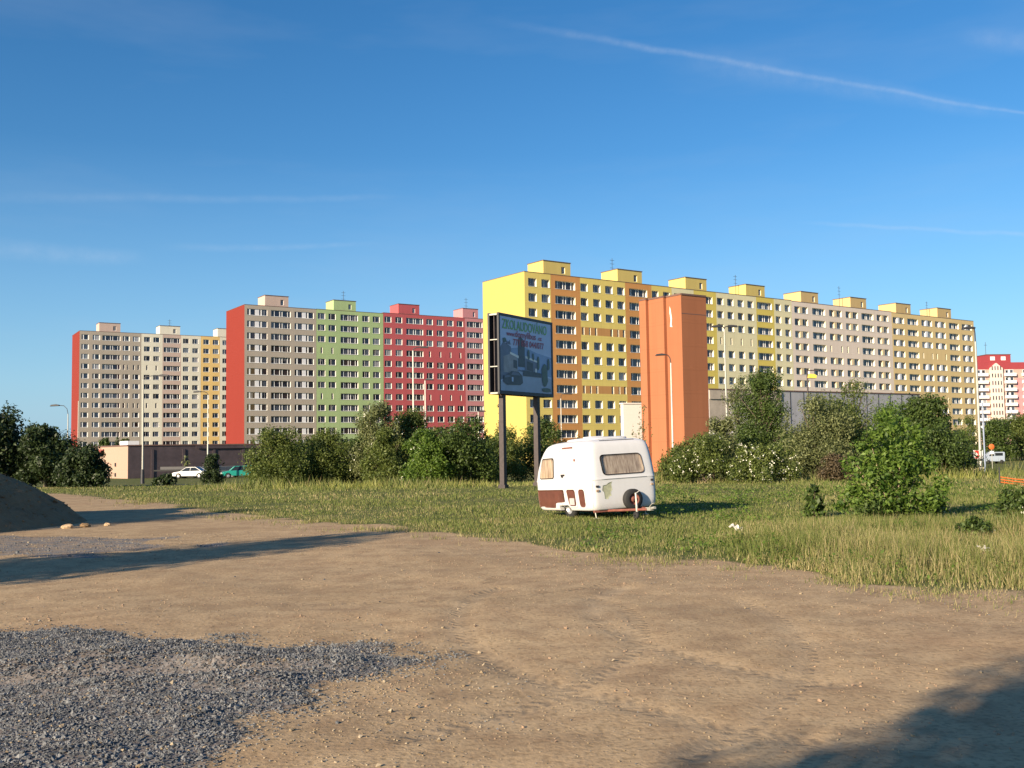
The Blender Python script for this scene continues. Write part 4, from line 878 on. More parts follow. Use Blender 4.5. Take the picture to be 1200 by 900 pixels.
# ------------------------------------------------------------------ vehicles
M['tyre'] = M['rubber']; M['hub'] = simple('wheel_hub', (.45, .45, .46), .35, .6)
M['carglass'] = simple('car_glass', (.02, .025, .03), .08)
M['lampw'] = simple('headlight_glass', (.7, .7, .7), .2); M['lampr'] = simple('tail_lamp', (.4, .02, .02), .3)
def carpaint(name, col):
    m, nt, b = newmat(name); nt.links.new(ramp(nt, noise(nt, 2, 3), [(0, [c_*.93 for c_ in col]), (1, col)]), b.inputs['Base Color'])
    b.inputs['Roughness'].default_value = .35; b.inputs['Coat Weight'].default_value = .5; return m
def car(name, label, x, y, rz, col, kind='sedan', group='cars parked before the plum hall'):
    root = empty(name, (x, y, z0(x, y)), rz); tag(root, label, 'car', group); P_ = carpaint(name+'_paint', col)
    if kind == 'sedan':
        lo = [(2.15, .32), (2.2, .55), (2.1, .78), (1.2, .92), (-1.25, .98), (-2.1, .95), (-2.2, .6), (-2.12, .32)]
        cab = [(1.15, .915), (.45, 1.38), (-.75, 1.42), (-1.55, .97)]
    else:
        lo = [(2.0, .35), (2.05, .6), (1.95, .82), (1.15, .95), (-1.9, 1.0), (-2.0, .6), (-1.95, .35)]
        cab = [(1.1, .945), (.55, 1.45), (-1.55, 1.5), (-1.88, 1.0)]
    # lower body, ends tucked in plan, wheel arches cut from the profile
    def arch(prof):
        out = [p for p in prof]
        low = []
        for cx in (-1.35, 1.35):
            for a in range(180, -1, -30): low.append((cx+.36*math.cos(R(a)), .32+.36*math.sin(R(a))))
        return out+low
    mb = MB(); pr = arch(lo); ws = .84
    mb.prism(pr, -ws, ws, P_); mb.build('body', root, bevel=.05)
    tb = MB(); cw0, cw1 = .80, .62; vs = []
    for (cx, cz) in cab:
        w_ = cw0 if cz < 1.1 else cw1; vs += [(cx, -w_, cz), (cx, w_, cz)]
    n_ = len(cab); tb.add(vs, [tuple(2*i_ for i_ in range(n_)), tuple(2*i_+1 for i_ in reversed(range(n_)))]+[(2*i_, 2*i_+1, 2*i_+3, 2*i_+2) for i_ in range(n_-1)], M['carglass'])
    tb.build('windows', root)
    rf = MB(); (x1, zz1), (x2, zz2) = cab[1], cab[2]; rf.prism([(x1+.1, zz1-.03), (x1, zz1+.03), (x2, zz2+.03), (x2-.1, zz2-.03)], -cw1-.02, cw1+.02, P_)
    for sgn in (-1, 1):
        for (i_, j_) in ((0, 1), (3, 2)): rf.tube([(cab[i_][0], sgn*.81, cab[i_][1]), (cab[j_][0], sgn*.63, cab[j_][1])], .04, P_, 6)
        xm = (cab[1][0]+cab[2][0])/2; rf.tube([(xm, sgn*.81, .95), (xm, sgn*.64, 1.4)], .035, P_, 6)
    rf.build('roof', root)
    for cx in (-1.35, 1.35):
        for sgn in (-1, 1):
            wl = MB(); wl.lathe([(.20, .0), (.3, .0), (.31, .04), (.31, .17), (.3, .2), (.1, .2)], M['tyre'], n=18); wo = wl.build('wheel', root, loc=(cx, sgn*.78-(.1), .31))
            hb = MB(); hb.lathe([(.001, -.012), (.12, -.015), (.2, .01)] if sgn < 0 else [(.001, .212), (.12, .215), (.2, .19)], M['hub'], n=14); hb.build('hub', wo)
    for sgn in (-1, 1):
        MB().box((2.12, sgn*.62-.17, .58), (2.2, sgn*.62+.17, .74), M['lampw']).build('headlight', root)
        MB().box((-2.23 if kind == 'sedan' else -2.02, sgn*.66-.12, .62), (-2.12 if kind == 'sedan' else -1.93, sgn*.66+.12, .85), M['lampr']).build('tail_lamp', root)
    return root
car('parked_car', 'white car parked broadside in front of the plum hall', W(224.5, 127), 127, R(172), (.75, .75, .73))
car('parked_car', 'dark car behind the narrow conifer between the white and teal cars', W(262, 131), 131, R(178), (.02, .022, .03), 'hatch')
car('parked_car', 'dark blue grey car half hidden behind the white car', W(243, 134), 134, R(175), (.05, .06, .09), 'hatch')
car('parked_car', 'teal hatchback parked at the right end behind the olive bush', W(280, 124), 124, R(200), (.02, .30, .24), 'hatch')
# low trailer
root = empty('trailer', (W(203, 132), 132, z0(0, 132)), R(175)); tag(root, 'low dark flatbed trailer behind the front of the white car', 'trailer')
MB().box((-2.2, -1, .95), (2.2, 1, 1.12), M['rubber']).box((-2.2, -1.02, 1.122), (2.2, -.96, 1.5), M['dark']).build('deck', root)
for cx in (-.9, .2):
    for sgn in (-1, 1): MB().lathe([(.05, 0), (.36, 0), (.38, .05), (.38, .2), (.36, .25), (.05, .25)], M['tyre'], n=16).build('wheel', root, loc=(cx, sgn*.85-.12, .4))
MB().box((2.202, -.5, .98), (2.25, -.2, 1.1), M['lampw']).build('reflector', root)
# road works at right
xb, yb = W(1135, 76), 76; root = empty('road_barrier', (xb, yb, z0(0, yb)), R(3)); tag(root, 'red and white chevron road barrier left of the tallest lamp post', 'road barrier')
M['signred'] = simple('sign_red', (.60, .03, .02), .4); M['signw'] = simple('sign_white', (.80, .78, .74), .4); M['concrete'] = simple('pale_blocks', (.62, .54, .30), .8)
zt = 1.05
for side, xo in ((-1, -.55), (1, .55)):
    p = MB(); p.box((xo-.35, -.03, zt), (xo+.35, .03, zt+.62), M['signw']); po = p.build('chevron_plate', root)
    q = MB()
    q.prism([(xo-.3*side*0-.32*side, zt+.02), (xo-.02*side, zt+.02), (xo+.3*side, zt+.31), (xo-.02*side, zt+.6), (xo-.32*side, zt+.6), (xo-.02*side, zt+.31)], -.04, -.032, M['signred']); q.build('chevron', po)
MB().box((-.2, -.02, zt+.1), (.2, .02, zt+.5), M['dark']).build('centre_board', root)
MB().box((-.55, .04, .1), (-.5, .09, zt+.5), M['steel']).box((.5, .04, .1), (.55, .09, zt+.5), M['steel']).build('frame', root)
MB().box((-.75, -.2, .0), (-.3, .25, .4), M['concrete']).box((-.1, -.2, .0), (.2, .25, .4), M['concrete']).box((.5, -.2, .0), (.85, .25, .4), M['concrete']).build('ballast_blocks', root)
M['signorange'] = simple('sign_orange', (.60, .14, .03), .4)
xo, yo = W(1159.5, 84), 84; root = empty('road_sign', (xo, yo, z0(0, yo))); tag(root, 'round orange sign on a short post above the pale blue van', 'road sign')
MB().tube([(0, 0, 0), (0, 0, 2.3)], .03, M['steel'], 6).build('post', root)
d = MB(); d.lathe([(.001, -.04), (.22, -.04), (.24, -.02), (.24, 0), (.001, 0)], M['signorange'], n=20); d.build('sign_plate', root, loc=(0, 0, 2.05)); MB().box((-.16, -.02, 1.45), (.16, .01, 1.7), M['signw']).build('sign_plate', root)
# small white van, seen over the grass
x, y = W(1160, 160), 160; root = empty('van', (x, y, z0(x, y)), R(183)); tag(root, 'small pale blue van half hidden in the grass right of the lamp posts', 'van')
Pw = carpaint('van_white', (.36, .42, .5))
mb = MB(); mb.prism([(-1.6, .35), (-1.65, 1.75), (-1.5, 1.85), (.5, 1.85), (1.0, 1.2), (1.6, 1.05), (1.7, .4)], -.75, .75, Pw); mb.build('body', root, bevel=.06)
MB().prism([(.55, 1.7), (.98, 1.22), (.1, 1.22), (.1, 1.7)], -.757, .757, M['carglass']).build('side_window', root); MB().prism([(-1.3, 1.25), (-1.3, 1.7), (-.05, 1.7), (-.05, 1.25)], -.757, .757, M['carglass']).build('side_window', root)
for cx in (-1.05, 1.05):
    for sgn in (-1, 1): MB().lathe([(.02, 0), (.3, 0), (.31, .04), (.31, .16), (.3, .2), (.02, .2)], M['tyre'], n=16).build('wheel', root, loc=(cx, sgn*.72-.1, .31))
# orange plastic fence strips at right edge
x, y = W(1192, 40), 40; root = empty('barrier_tape', (x, y, z0(x, y)), R(-10)); tag(root, 'sagging orange barrier net low in the grass at the right edge', 'barrier')
mb = MB()
for zz in (.08, .18, .28):
    mb.tube([(-.75, 0, zz+.08), (-.2, 0, zz-.01), (.4, 0, zz-.06), (1.1, .1, zz-.02)], .022, M['signorange'], 5)
for xx in (-.6, -.3, 0, .3, .6, .9): mb.tube([(xx, .01, .06), (xx, .01, .27)], .008, M['signorange'], 4)
mb.build('net', root); MB().tube([(-.78, 0, 0), (-.78, 0, .75)], .025, M['dark'], 6).build('stake', root)

# ------------------------------------------------------------------ billboard
def text_mesh(s, size, mat, name, parent, x, y, z, w=None, bold=.004):
    cu = bpy.data.curves.new('t', 'FONT'); cu.body = s; cu.size = size; cu.offset = bold; cu.extrude = .002; cu.resolution_u = 3
    to = bpy.data.objects.new('t', cu); COL.objects.link(to)
    dg = bpy.context.evaluated_depsgraph_get(); dg.update(); me = bpy.data.meshes.new_from_object(to.evaluated_get(dg))
    bpy.data.objects.remove(to); me.materials.clear(); me.materials.append(mat)
    co = np.empty(len(me.vertices)*3); me.vertices.foreach_get('co', co); co = co.reshape(-1, 3)
    co[:, 0] -= co[:, 0].min()
    if w: co[:, 0] *= w/co[:, 0].max()
    out = np.stack([co[:, 0], -co[:, 2], co[:, 1]], -1); me.vertices.foreach_set('co', out.ravel()); me.update()
    o = bpy.data.objects.new(name, me); COL.objects.link(o); o.location = (x, y, z); o.parent = parent; return o
bx, by = W(585.3, 45), 45; zb, zt = EYE+H(526.2-461.5, 45), EYE+H(526.2-365, 45)
root = empty('billboard', (bx, by, 0), R(58)); tag(root, 'large double sided billboard on two legs above the bushes, reading ZKOLAUDOVÁNO in green', 'billboard')
BW, BH = 4.85, zt-zb
M['bsky'] = simple('poster_pale_blue', (.42, .50, .72), .35, var=.10, scale=.5); M['bsky2'] = simple('poster_deep_blue', (.20, .30, .52), .35, var=.2, scale=.7)
M['broad'] = simple('poster_road', (.30, .36, .50), .35, var=.15, scale=1); M['bhouse'] = simple('poster_house', (.28, .27, .30), .4, var=.3, scale=2)
M['bdark'] = simple('poster_dark', (.035, .045, .07), .4, var=.4, scale=3); M['bgreen'] = simple('poster_lettering_green', (.17, .42, .09), .4); M['bred'] = simple('poster_lettering_red', (.36, .05, .09), .4)
M['btree'] = simple('poster_tree', (.05, .09, .08), .4, var=.4, scale=4); M['bgrey'] = simple('poster_grey', (.12, .14, .22), .4, var=.2)
f = MB(); fr = M['dark']
f.box((0, 0, zb), (BW, .1, zb+.16), fr); f.box((0, 0, zt-.12), (BW, .1, zt), fr); f.box((0, 0, zb+.16), (.12, .1, zt-.12), fr); f.box((BW-.12, 0, zb+.16), (BW, .1, zt-.12), fr)
f.box((0, .5, zb), (BW, .6, zt), fr)
for zz in (zb, zt-.12): f.box((0, .102, zz), (.06, .498, zz+.08), M['steel']); f.box((BW-.06, .102, zz), (BW, .498, zz+.08), M['steel'])
for k_ in (.33, .66): f.box((.01, .102, zb+BH*k_), (.05, .498, zb+BH*k_+.05), M['steel'])
f.box((.1, .3, zb+.1), (BW-.1, .34, zt-.1), M['darkbrown'])
for zz in (zb+.04, zt-.1): f.box((.07, .102, zz), (BW-.07, .29, zz+.05), M['darkbrown']); f.box((.07, .345, zz), (BW-.07, .498, zz+.05), M['darkbrown'])
f.build('frame', root, bevel=.01)
x0, x1, za, zc = .12, BW-.12, zb+.16, zt-.12
pb = MB(); pb.box((x0, .03, za), (x1, .09, zc), M['bsky']); poster = pb.build('poster', root); PWd, PHt = x1-x0, zc-za
def shp(name, pts, mat, lay=1):
    q = MB(); y = .03-.003*lay; q.add([(x0+a*PWd, y, za+b_*PHt) for a, b_ in pts], [tuple(range(len(pts)))], mat); return q
q = shp('', [(0, 0), (1, 0), (1, .20), (.7, .30), (.35, .30), (0, .12)], M['broad'], 1).build('printed_road', poster)
q = shp('', [(.0, .30), (1, .24), (1, .52), (.7, .56), (.45, .62), (.2, .58), (0, .60)], M['bsky2'], 1).build('printed_sky', poster)
hs = MB()
for pts, mt, ly in [([(0, .14), (0, .56), (.06, .66), (.2, .60), (.2, .2)], M['bgrey'], 2), ([(.06, .25), (.06, .46), (.18, .50), (.32, .46), (.32, .24)], M['bhouse'], 3), ([(.18, .53), (.18, .50), (.34, .455), (.34, .49)], M['signw'], 4), ([(.24, .32), (.24, .43), (.31, .42), (.31, .31)], M['bdark'], 4),
                    ([(.33, .34), (.33, .72), (.38, .76), (.46, .70), (.46, .34)], M['bdark'], 3), ([(.46, .30), (.46, .46), (.70, .42), (.70, .28)], M['bgrey'], 4), ([(.47, .50), (.47, .47), (.70, .425), (.70, .45)], M['signw'], 5), ([(.50, .31), (.50, .43), (.62, .41), (.62, .29)], M['bdark'], 5),
                    ([(.66, .27), (.66, .34), (.69, .34), (.69, .27)], M['signw'], 5), ([(.42, .22), (.42, .30), (.78, .28), (.78, .22)], M['bdark'], 6)]:
    y = .03-.003*ly; hs.add([(x0+a*PWd, y, za+b_*PHt) for a, b_ in pts], [tuple(range(len(pts)))], mt)
hs.build('printed_houses', poster)
ts = MB()
for (cx, cz, w_, h_) in [(.85, .26, .13, .33), (.72, .42, .05, .2), (.53, .52, .05, .14), (.93, .42, .05, .17), (.08, .68, .07, .06), (.88, .05, .2, .06), (.62, .50, .04, .10)]:
    ts.add([(x0+min(1, cx+w_/2*math.cos(t*.5236)*(1+.15*((t*7) % 3-1)))*PWd, .03-.022, za+max(.0, cz+h_/2*math.sin(t*.5236))*PHt) for t in range(12)], [tuple(range(12))], M['btree'])
ts.build('printed_trees', poster)
cs = MB(); cz = .17
for pts, mt, ly in [([(.05, .12), (.05, .20), (.12, .22), (.20, .27), (.33, .27), (.40, .22), (.41, .12), (.36, .09), (.12, .08)], M['bdark'], 9), ([(.19, .22), (.22, .26), (.32, .26), (.36, .22)], M['bgrey'], 10), ([(.20, .13), (.20, .19), (.23, .19), (.23, .13)], M['bsky'], 10), ([(.07, .17), (.07, .20), (.13, .215), (.19, .20)], M['bgrey'], 10)]:
    cs.add([(x0+a*PWd, .03-.003*ly, za+b_*PHt) for a, b_ in pts], [tuple(range(len(pts)))], mt)
cs.build('printed_car', poster)
text_mesh('ZKOLAUDOVÁNO', .62, M['bgreen'], 'green_lettering', poster, x0+.2, .012, za+PHt*.835, PWd*.86, .003)
text_mesh('www.', .3, M['bred'], 'red_lettering', poster, x0+.55, .012, za+PHt*.745, PWd*.16)
text_mesh('domylibus', .42, M['bred'], 'red_lettering', poster, x0+.28*PWd, .012, za+PHt*.742, PWd*.40, .003)
text_mesh('.cz', .28, M['bred'], 'red_lettering', poster, x0+.72*PWd, .012, za+PHt*.745, PWd*.08)
text_mesh('tel.', .28, M['bgrey'], 'grey_lettering', poster, x0+.11*PWd, .012, za+PHt*.63, PWd*.09)
text_mesh('777 858 044/077', .42, M['bred'], 'red_lettering', poster, x0+.24*PWd, .012, za+PHt*.625, PWd*.60, .004)
for lx, lb in ((.52, 'leg'), (3.55, 'leg')):
    MB().box((lx, .16, -.3), (lx+.25, .40, zb+.3), M['darkbrown']).box((lx-.04, .10, -.3), (lx+.29, .46, .15), M['darkbrown']).build('leg', root, bevel=.01)

# ------------------------------------------------------------------ caravan
LV = [(.22, 1.38, 1.35, .91, 12), (.30, 1.41, 1.39, .94, 16), (.45, 1.42, 1.41, .95, 18), (.98, 1.42, 1.44, .955, 18), (1.0, 1.432, 1.452, .965, 18), (1.03, 1.42, 1.44, .955, 18), (1.3, 1.39, 1.36, .94, 17), (1.6, 1.345, 1.21, .92, 16), (1.78, 1.315, 1.06, .90, 15), (1.88, 1.285, .95, .885, 14), (1.94, 1.25, .87, .86, 12), (1.985, 1.18, .78, .81, 9), (2.015, 1.07, .68, .73, 7), (2.04, .8, .5, .52, 5), (2.05, .01, .01, .01, 2)]
LVa = np.array(LV)
def params(z): return [float(np.interp(z, LVa[:, 0], LVa[:, i_])) for i_ in (1, 2, 3, 4)]
def sfront(y, z, off=0):
    af, ar, b_, n_ = params(z); return af*max(0, 1-abs(y/b_)**n_)**(1/n_)+off
def sside(x, z, off=0):
    af, ar, b_, n_ = params(z); a = af if x > 0 else ar; return -(b_*max(0, 1-min(1, abs(x/a))**n_)**(1/n_)+off)
def ring(z, k_=160):
    af, ar, b_, n_ = params(z); out = []
    for i_ in range(k_):
        t = 2*math.pi*(i_+.5)/k_; c_, s_2 = math.cos(t), math.sin(t); a = af if c_ > 0 else ar
        r_ = (abs(c_/a)**n_+abs(s_2/b_)**n_)**(-1/n_); out.append((r_*c_, r_*s_2, z))
    return out
m, nt, b = newmat('aged_white_gelcoat'); tc = N(nt, 'ShaderNodeTexCoord').outputs['Object']
sp_ = noise(nt, 1.5, 5, vec=tc); stv = noise(nt, 1, 5, vec=tc, sc=(9, 9, .8)); fn = noise(nt, 30, 4, vec=tc)
sepz = N(nt, 'ShaderNodeSeparateXYZ'); nt.links.new(tc, sepz.inputs[0]); low = ramp(nt, sepz.outputs[2], [(.2, .4), (.5, .03)])
cw = mixc(nt, ramp(nt, stv, [(.45, 0), (.75, .35)]), (.62, .62, .625), (.56, .555, .55))
cw = mixc(nt, math_(nt, 'MULTIPLY', low, ramp(nt, fn, [(.4, 0), (.7, 1)])), cw, (.45, .40, .32))
nt.links.new(cw, b.inputs['Base Color']); b.inputs['Roughness'].default_value = .38; bump(nt, b, sp_, .15, .02); M['gel'] = m
M['brown'] = simple('brown_decor_paint', (.115, .042, .028), .45, var=.2, scale=5); M['seal'] = simple('window_rubber', (.035, .03, .03), .6)
M['rust'] = simple('rusty_red_primer', (.19, .065, .045), .8, var=.35, scale=9, bumpy=.3); M['greenpatch'] = simple('exposed_green_fibreglass', (.36, .37, .25), .7, var=.25, scale=9)
M['amber'] = simple('amber_lens', (.35, .25, .17), .3); M['curtain'] = None
m, nt, b = newmat('striped_curtain'); tc = N(nt, 'ShaderNodeTexCoord').outputs['Object']
st1 = noise(nt, 1, 3, vec=tc, sc=(1, 28, .4)); st2 = noise(nt, 1, 2, vec=tc, sc=(28, 28, .3))
nt.links.new(ramp(nt, st2, [(.3, (.26, .19, .14)), (.5, (.46, .38, .30)), (.7, (.60, .52, .42))]), b.inputs['Base Color']); b.inputs['Roughness'].default_value = .9; M['curtain'] = m
m, nt, b = newmat('window_acrylic'); nt.nodes.remove(b)
tp = N(nt, 'ShaderNodeBsdfTransparent'); tp.inputs[0].default_value = (.85, .83, .8, 1); gl = N(nt, 'ShaderNodeBsdfGlossy'); gl.inputs['Roughness'].default_value = .08; fz_ = N(nt, 'ShaderNodeFresnel'); mx = N(nt, 'ShaderNodeMixShader')
nt.links.new(fz_.outputs[0], mx.inputs[0]); nt.links.new(tp.outputs[0], mx.inputs[1]); nt.links.new(gl.outputs[0], mx.inputs[2]); nt.links.new(mx.outputs[0], nt.nodes['Material Output'].inputs[0]); M['acryl'] = m
ccx, ccy = 2.12, 26.2
root = empty('caravan', (ccx, ccy, 0)); tag(root, 'small old white caravan with brown side panels and rusty drawbar parked on the grass', 'caravan')
root.rotation_euler = (Matrix.Rotation(R(-63), 3, 'Z') @ Matrix.Rotation(R(-2.2), 3, 'Y') @ Matrix.Rotation(R(2.0), 3, 'X')).to_euler(); root.scale = (1, 1, .95)
mb = MB(); k_ = 160; zs = [.22, .25, .30, .38, .45, .6, .8, .96, .98, 1.0, 1.015, 1.03, 1.1, 1.3, 1.45, 1.6, 1.7, 1.78, 1.83, 1.88, 1.91, 1.94, 1.965, 1.985, 2.0, 2.015, 2.03, 2.04, 2.046, 2.05]
rings = [ring(z, k_) for z in zs]; vs = [p for r_ in rings for p in r_]
fs = [(j*k_+i_, j*k_+(i_+1) % k_, (j+1)*k_+(i_+1) % k_, (j+1)*k_+i_) for j in range(len(zs)-1) for i_ in range(k_)]+[tuple(range(k_-1, -1, -1)), tuple((len(zs)-1)*k_+i_ for i_ in range(k_))]
mb.add(vs, fs, M['gel'], True); body = mb.build('body', root)
# wheel notches and the spare wheel recess are cut out of the shell
cut = MB()
for sgn in (-1, 1):
    y0_, y1_ = (-1.2, -.55) if sgn < 0 else (.55, 1.2)
    cut.prism([(-.24, .1), (-.22, .34), (.20, .36), (.32, .28), (.36, .1)], y0_, y1_, M['dark'])
cut.v = [tuple(v) for v in cut.v]
co_ = cut.build('cutter')
import bmesh
bm = bmesh.new(); bm.from_mesh(co_.data); bmesh.ops.remove_doubles(bm, verts=bm.verts, dist=1e-4); bmesh.ops.recalc_face_normals(bm, faces=bm.faces); bm.to_mesh(co_.data); bm.free()
bm = bmesh.new(); bm.from_mesh(body.data); bmesh.ops.recalc_face_normals(bm, faces=bm.faces); bm.to_mesh(body.data); bm.free()
md = body.modifiers.new('b', 'BOOLEAN'); md.operation = 'DIFFERENCE'; md.object = co_; md.solver = 'EXACT'
bp_ = body.parent; body.parent = None
dg = bpy.context.evaluated_depsgraph_get(); dg.update(); nm = bpy.data.meshes.new_from_object(body.evaluated_get(dg)); body.modifiers.clear(); body.data = nm; body.parent = bp_; nm.name = 'body'
bpy.data.objects.remove(co_)
def patch(name, pts, kind, mat, off, parent, thick=0, sub=5):
    # outline (u,z) laid on the shell; u is x on the door side, y on the front
    P = [];
    for i_ in range(len(pts)):
        a, b_ = pts[i_], pts[(i_+1) % len(pts)]
        for t in range(sub): P.append((a[0]+(b_[0]-a[0])*t/sub, a[1]+(b_[1]-a[1])*t/sub))
    cu_, cz_ = sum(p[0] for p in P)/len(P), sum(p[1] for p in P)/len(P)
    pos = (lambda u_, z_, o_: (u_, sside(u_, z_, o_), z_)) if kind == 's' else (lambda u_, z_, o_: (sfront(u_, z_, o_), u_, z_))
    mb = MB(); R_ = 6; n_ = len(P); vs = []
    for j in range(R_+1):
        f_ = 1-j/R_
        for p in P: vs.append(pos(cu_+(p[0]-cu_)*f_, cz_+(p[1]-cz_)*f_, off))
    fs = [(j*n_+i_, j*n_+(i_+1) % n_, (j+1)*n_+(i_+1) % n_, (j+1)*n_+i_) for j in range(R_) for i_ in range(n_)]
    o_ = len(vs)
    if mat.name != 'window_acrylic': vs += [pos(p[0], p[1], -.005) for p in P]
    if mat.name != 'window_acrylic': fs += [(i_, (i_+1) % n_, o_+(i_+1) % n_, o_+i_) for i_ in range(n_)]
    if kind == 'f': fs = [tuple(reversed(f_)) for f_ in fs]
    mb.add(vs, fs, mat, True); return mb.build(name, parent)
def rnd(pts, r_=.06, k_=4):
    out = []; n_ = len(pts)
    for i_ in range(n_):
        p = Vector(pts[i_]); a = (Vector(pts[i_-1])-p); b_ = (Vector(pts[(i_+1) % n_])-p); ra = min(r_, a.length*.45, b_.length*.45)
        a = p+a.normalized()*ra; b_ = p+b_.normalized()*ra
        for j in range(k_+1): t = j/k_; q = a*(1-t)**2+p*2*t*(1-t)+b_*t*t; out.append((q.x, q.y))
    return out
def grow(pts, d):
    cx = sum(p[0] for p in pts)/len(pts); cz_ = sum(p[1] for p in pts)/len(pts)
    w = max(abs(p[0]-cx) for p in pts); h_ = max(abs(p[1]-cz_) for p in pts)
    return [(cx+(p[0]-cx)*(1+d/w), cz_+(p[1]-cz_)*(1+d/h_)) for p in pts]
def cwindow(pts, kind, r_=.1):
    p = rnd(pts, r_); w = patch('window', grow(p, .028), kind, M['seal'], .010, root, sub=2)
    patch('curtain', p, kind, M['curtain'], .013, w, sub=2); patch('pane', grow(p, -.004), kind, M['acryl'], .019, w, sub=2)
cwindow([(-1.13, 1.09), (-.42, 1.09), (-.43, 1.60), (-1.0, 1.60)], 's', .08)
cwindow([(-.58, 1.12), (.60, 1.12), (.54, 1.60), (-.62, 1.60)], 'f', .12)
p = rnd([(-1.32, .30), (-.42, .28), (-.38, .42), (.09, .44), (.04, .77), (-1.34, .77)], .05); patch('brown_panel', p, 's', M['brown'], .006, root, sub=2)
dp = patch('brown_panel', rnd([(.30, .34), (.64, .34), (.59, .77), (.17, .77)], .09), 's', M['brown'], .006, root, sub=2)
patch('brown_panel', rnd([(.82, .31), (1.08, .31), (1.04, .77), (.76, .77)], .1), 's', M['brown'], .006, root, sub=2)
patch('number_plate', rnd([(.33, .37), (.57, .37), (.57, .55), (.33, .55)], .02), 's', simple('grey_plate', (.45, .43, .42), .5), .010, dp, sub=2)
# door outline, vent, handle
dl = MB(); dps = rnd([(.06, .30), (.70, .30), (.68, 1.82), (-.02, 1.82), (-.30, 1.55), (-.30, .9)][:2]+[(.69, 1.80), (-.18, 1.80), (-.22, .50)], .1)
dl.tube([(u_, sside(u_, z_, .002), z_) for u_, z_ in dps+[dps[0]]], .0045, simple('door_gap', (.30, .29, .27), .7), 5); dl.build('door_gap', root)
patch('vent', rnd([(.0, 1.845), (.55, 1.845), (.50, 1.885), (.05, 1.885)], .015), 's', M['rust'], .02, root, sub=2)
MB().box((0, -.05, 0), (.13, 0, .035), M['seal']).box((.02, -.055, -.05), (.05, -.01, 0), M['seal']).build('door_handle', root, loc=(.02, sside(.05, 1.14), 1.14))
MB().box((0, -.02, 0), (.05, 0, .06), M['rust']).build('hinge', root, loc=(.62, sside(.62, 1.5), 1.5))
patch('bare_patch', [(-.60, .50), (-.52, .49), (-.47, .56), (-.41, .57), (-.43, .66), (-.38, .72), (-.40, .86), (-.37, .93), (-.47, .90), (-.53, .86), (-.64, .84), (-.66, .72), (-.61, .66)], 'f', M['greenpatch'], .004, root, sub=2)
for (yy, zz, mt) in ((-.80, .83, 'seal'), (-.80, .72, 'amber'), (.80, .90, 'seal'), (.80, .79, 'amber')):
    MB().box((0, -.04, -.025), (.03, .04, .025), M[mt]).build('marker_lamp', root, loc=(sfront(yy, zz), yy, zz), bevel=.006)
gm_ = simple('grey_seam', (.36, .36, .35), .6)
for yy in (-1, 1): MB().tube([(sfront(yy*params(z)[2]*.955, z, .002), yy*params(z)[2]*.955, z) for z in (.3, .6, .95, 1.05, 1.3, 1.5, 1.7, 1.82, 1.9)], .006, gm_, 5).build('corner_seam', root)
MB().tube([(sfront(yy, 1.0, .001), yy, 1.0) for yy in (-.9, -.6, -.3, 0, .3, .6, .9)], .005, gm_, 5).build('belt_seam', root)
# pop-up roof lid
lid = MB(); vs = []; Lw = [(.90, -.40, .54), (.94, -.44, .58), (.93, -.43, .57), (.84, -.34, .48)]; Lz = [1.99, 2.045, 2.075, 2.10]
for (a1, a0, bb_), zz in zip(Lw, Lz):
    for i_ in range(32):
        t = 2*math.pi*(i_+.5)/32; c_, s_2 = math.cos(t), math.sin(t); e = .35; cx = (a1+a0)/2; ha = (a1-a0)/2
        vs.append((cx+ha*math.copysign(abs(c_)**e, c_), bb_*math.copysign(abs(s_2)**e, s_2), zz))
lid.add(vs, [(j*32+i_, j*32+(i_+1) % 32, (j+1)*32+(i_+1) % 32, (j+1)*32+i_) for j in range(3) for i_ in range(32)]+[tuple(96+i_ for i_ in range(32))], M['gel'], False)
lo_ = lid.build('roof_lid', root); MB().tube([(sfront(-.5, 1.985, -.0), -.5, 1.985), (sfront(0, 1.985, .0), 0, 1.985), (sfront(.5, 1.985, .0), .5, 1.985)], .013, M['seal'], 6).build('roof_lid_seal', root)
MB().box((-.1, -.2, 2.09), (.3, .2, 2.14), M['gel']).build('roof_vent', root, bevel=.02)
# wheels
def cwheel(x, y, z, r_, wdt, name='wheel', axis='Y', hubm=None, tyre=None):
    w = MB(); w.lathe([(r_*.55, 0), (r_*.92, 0), (r_, wdt*.2), (r_, wdt*.8), (r_*.92, wdt), (r_*.55, wdt)], tyre or M['rubber'], axis=axis, n=32); o = w.build(name, root, loc=(x, y, z))
    hb = MB(); hb.lathe([(.001, wdt*.28), (r_*.22, wdt*.24), (r_*.28, wdt*.4), (r_*.46, wdt*.42), (r_*.53, wdt*.1), (r_*.58, wdt*.05)] if axis == 'Y' else [(.001, wdt*.85), (r_*.25, wdt*.85), (r_*.3, wdt*.6), (r_*.48, wdt*.55), (r_*.56, wdt*.95), (r_*.6, wdt*.97)], hubm or M['hub'], axis=axis, n=24); hb.build('rim', o); return o
cwheel(.12, -.86, .27, .27, .15); cwheel(.12, .71, .27, .27, .15)
MB().tube([(.12, -.75, .27), (.12, .75, .27)], .03, M['dark'], 8).build('axle', root)
cwheel(1.40, .16, .44, .265, .15, 'spare_wheel', 'X', M['rust'])
MB().tube([(-1.2, -.5, .19), (1.3, -.5, .19), (2.35, -.04, .20)], .035, M['rust'], 6).tube([(-1.2, .5, .19), (1.3, .5, .19), (2.35, .04, .20)], .035, M['rust'], 6).box((1.30, -.88, .17), (1.36, .62, .225), M['rust']).build('drawbar', root)
MB().box((2.3, -.05, .17), (2.5, .05, .25), M['steel']).tube([(2.45, 0, .22), (2.62, 0, .24)], .035, M['steel'], 8).tube([(2.4, 0, .25), (2.5, 0, .33), (2.6, 0, .35)], .012, M['steel'], 6).build('coupling', root)
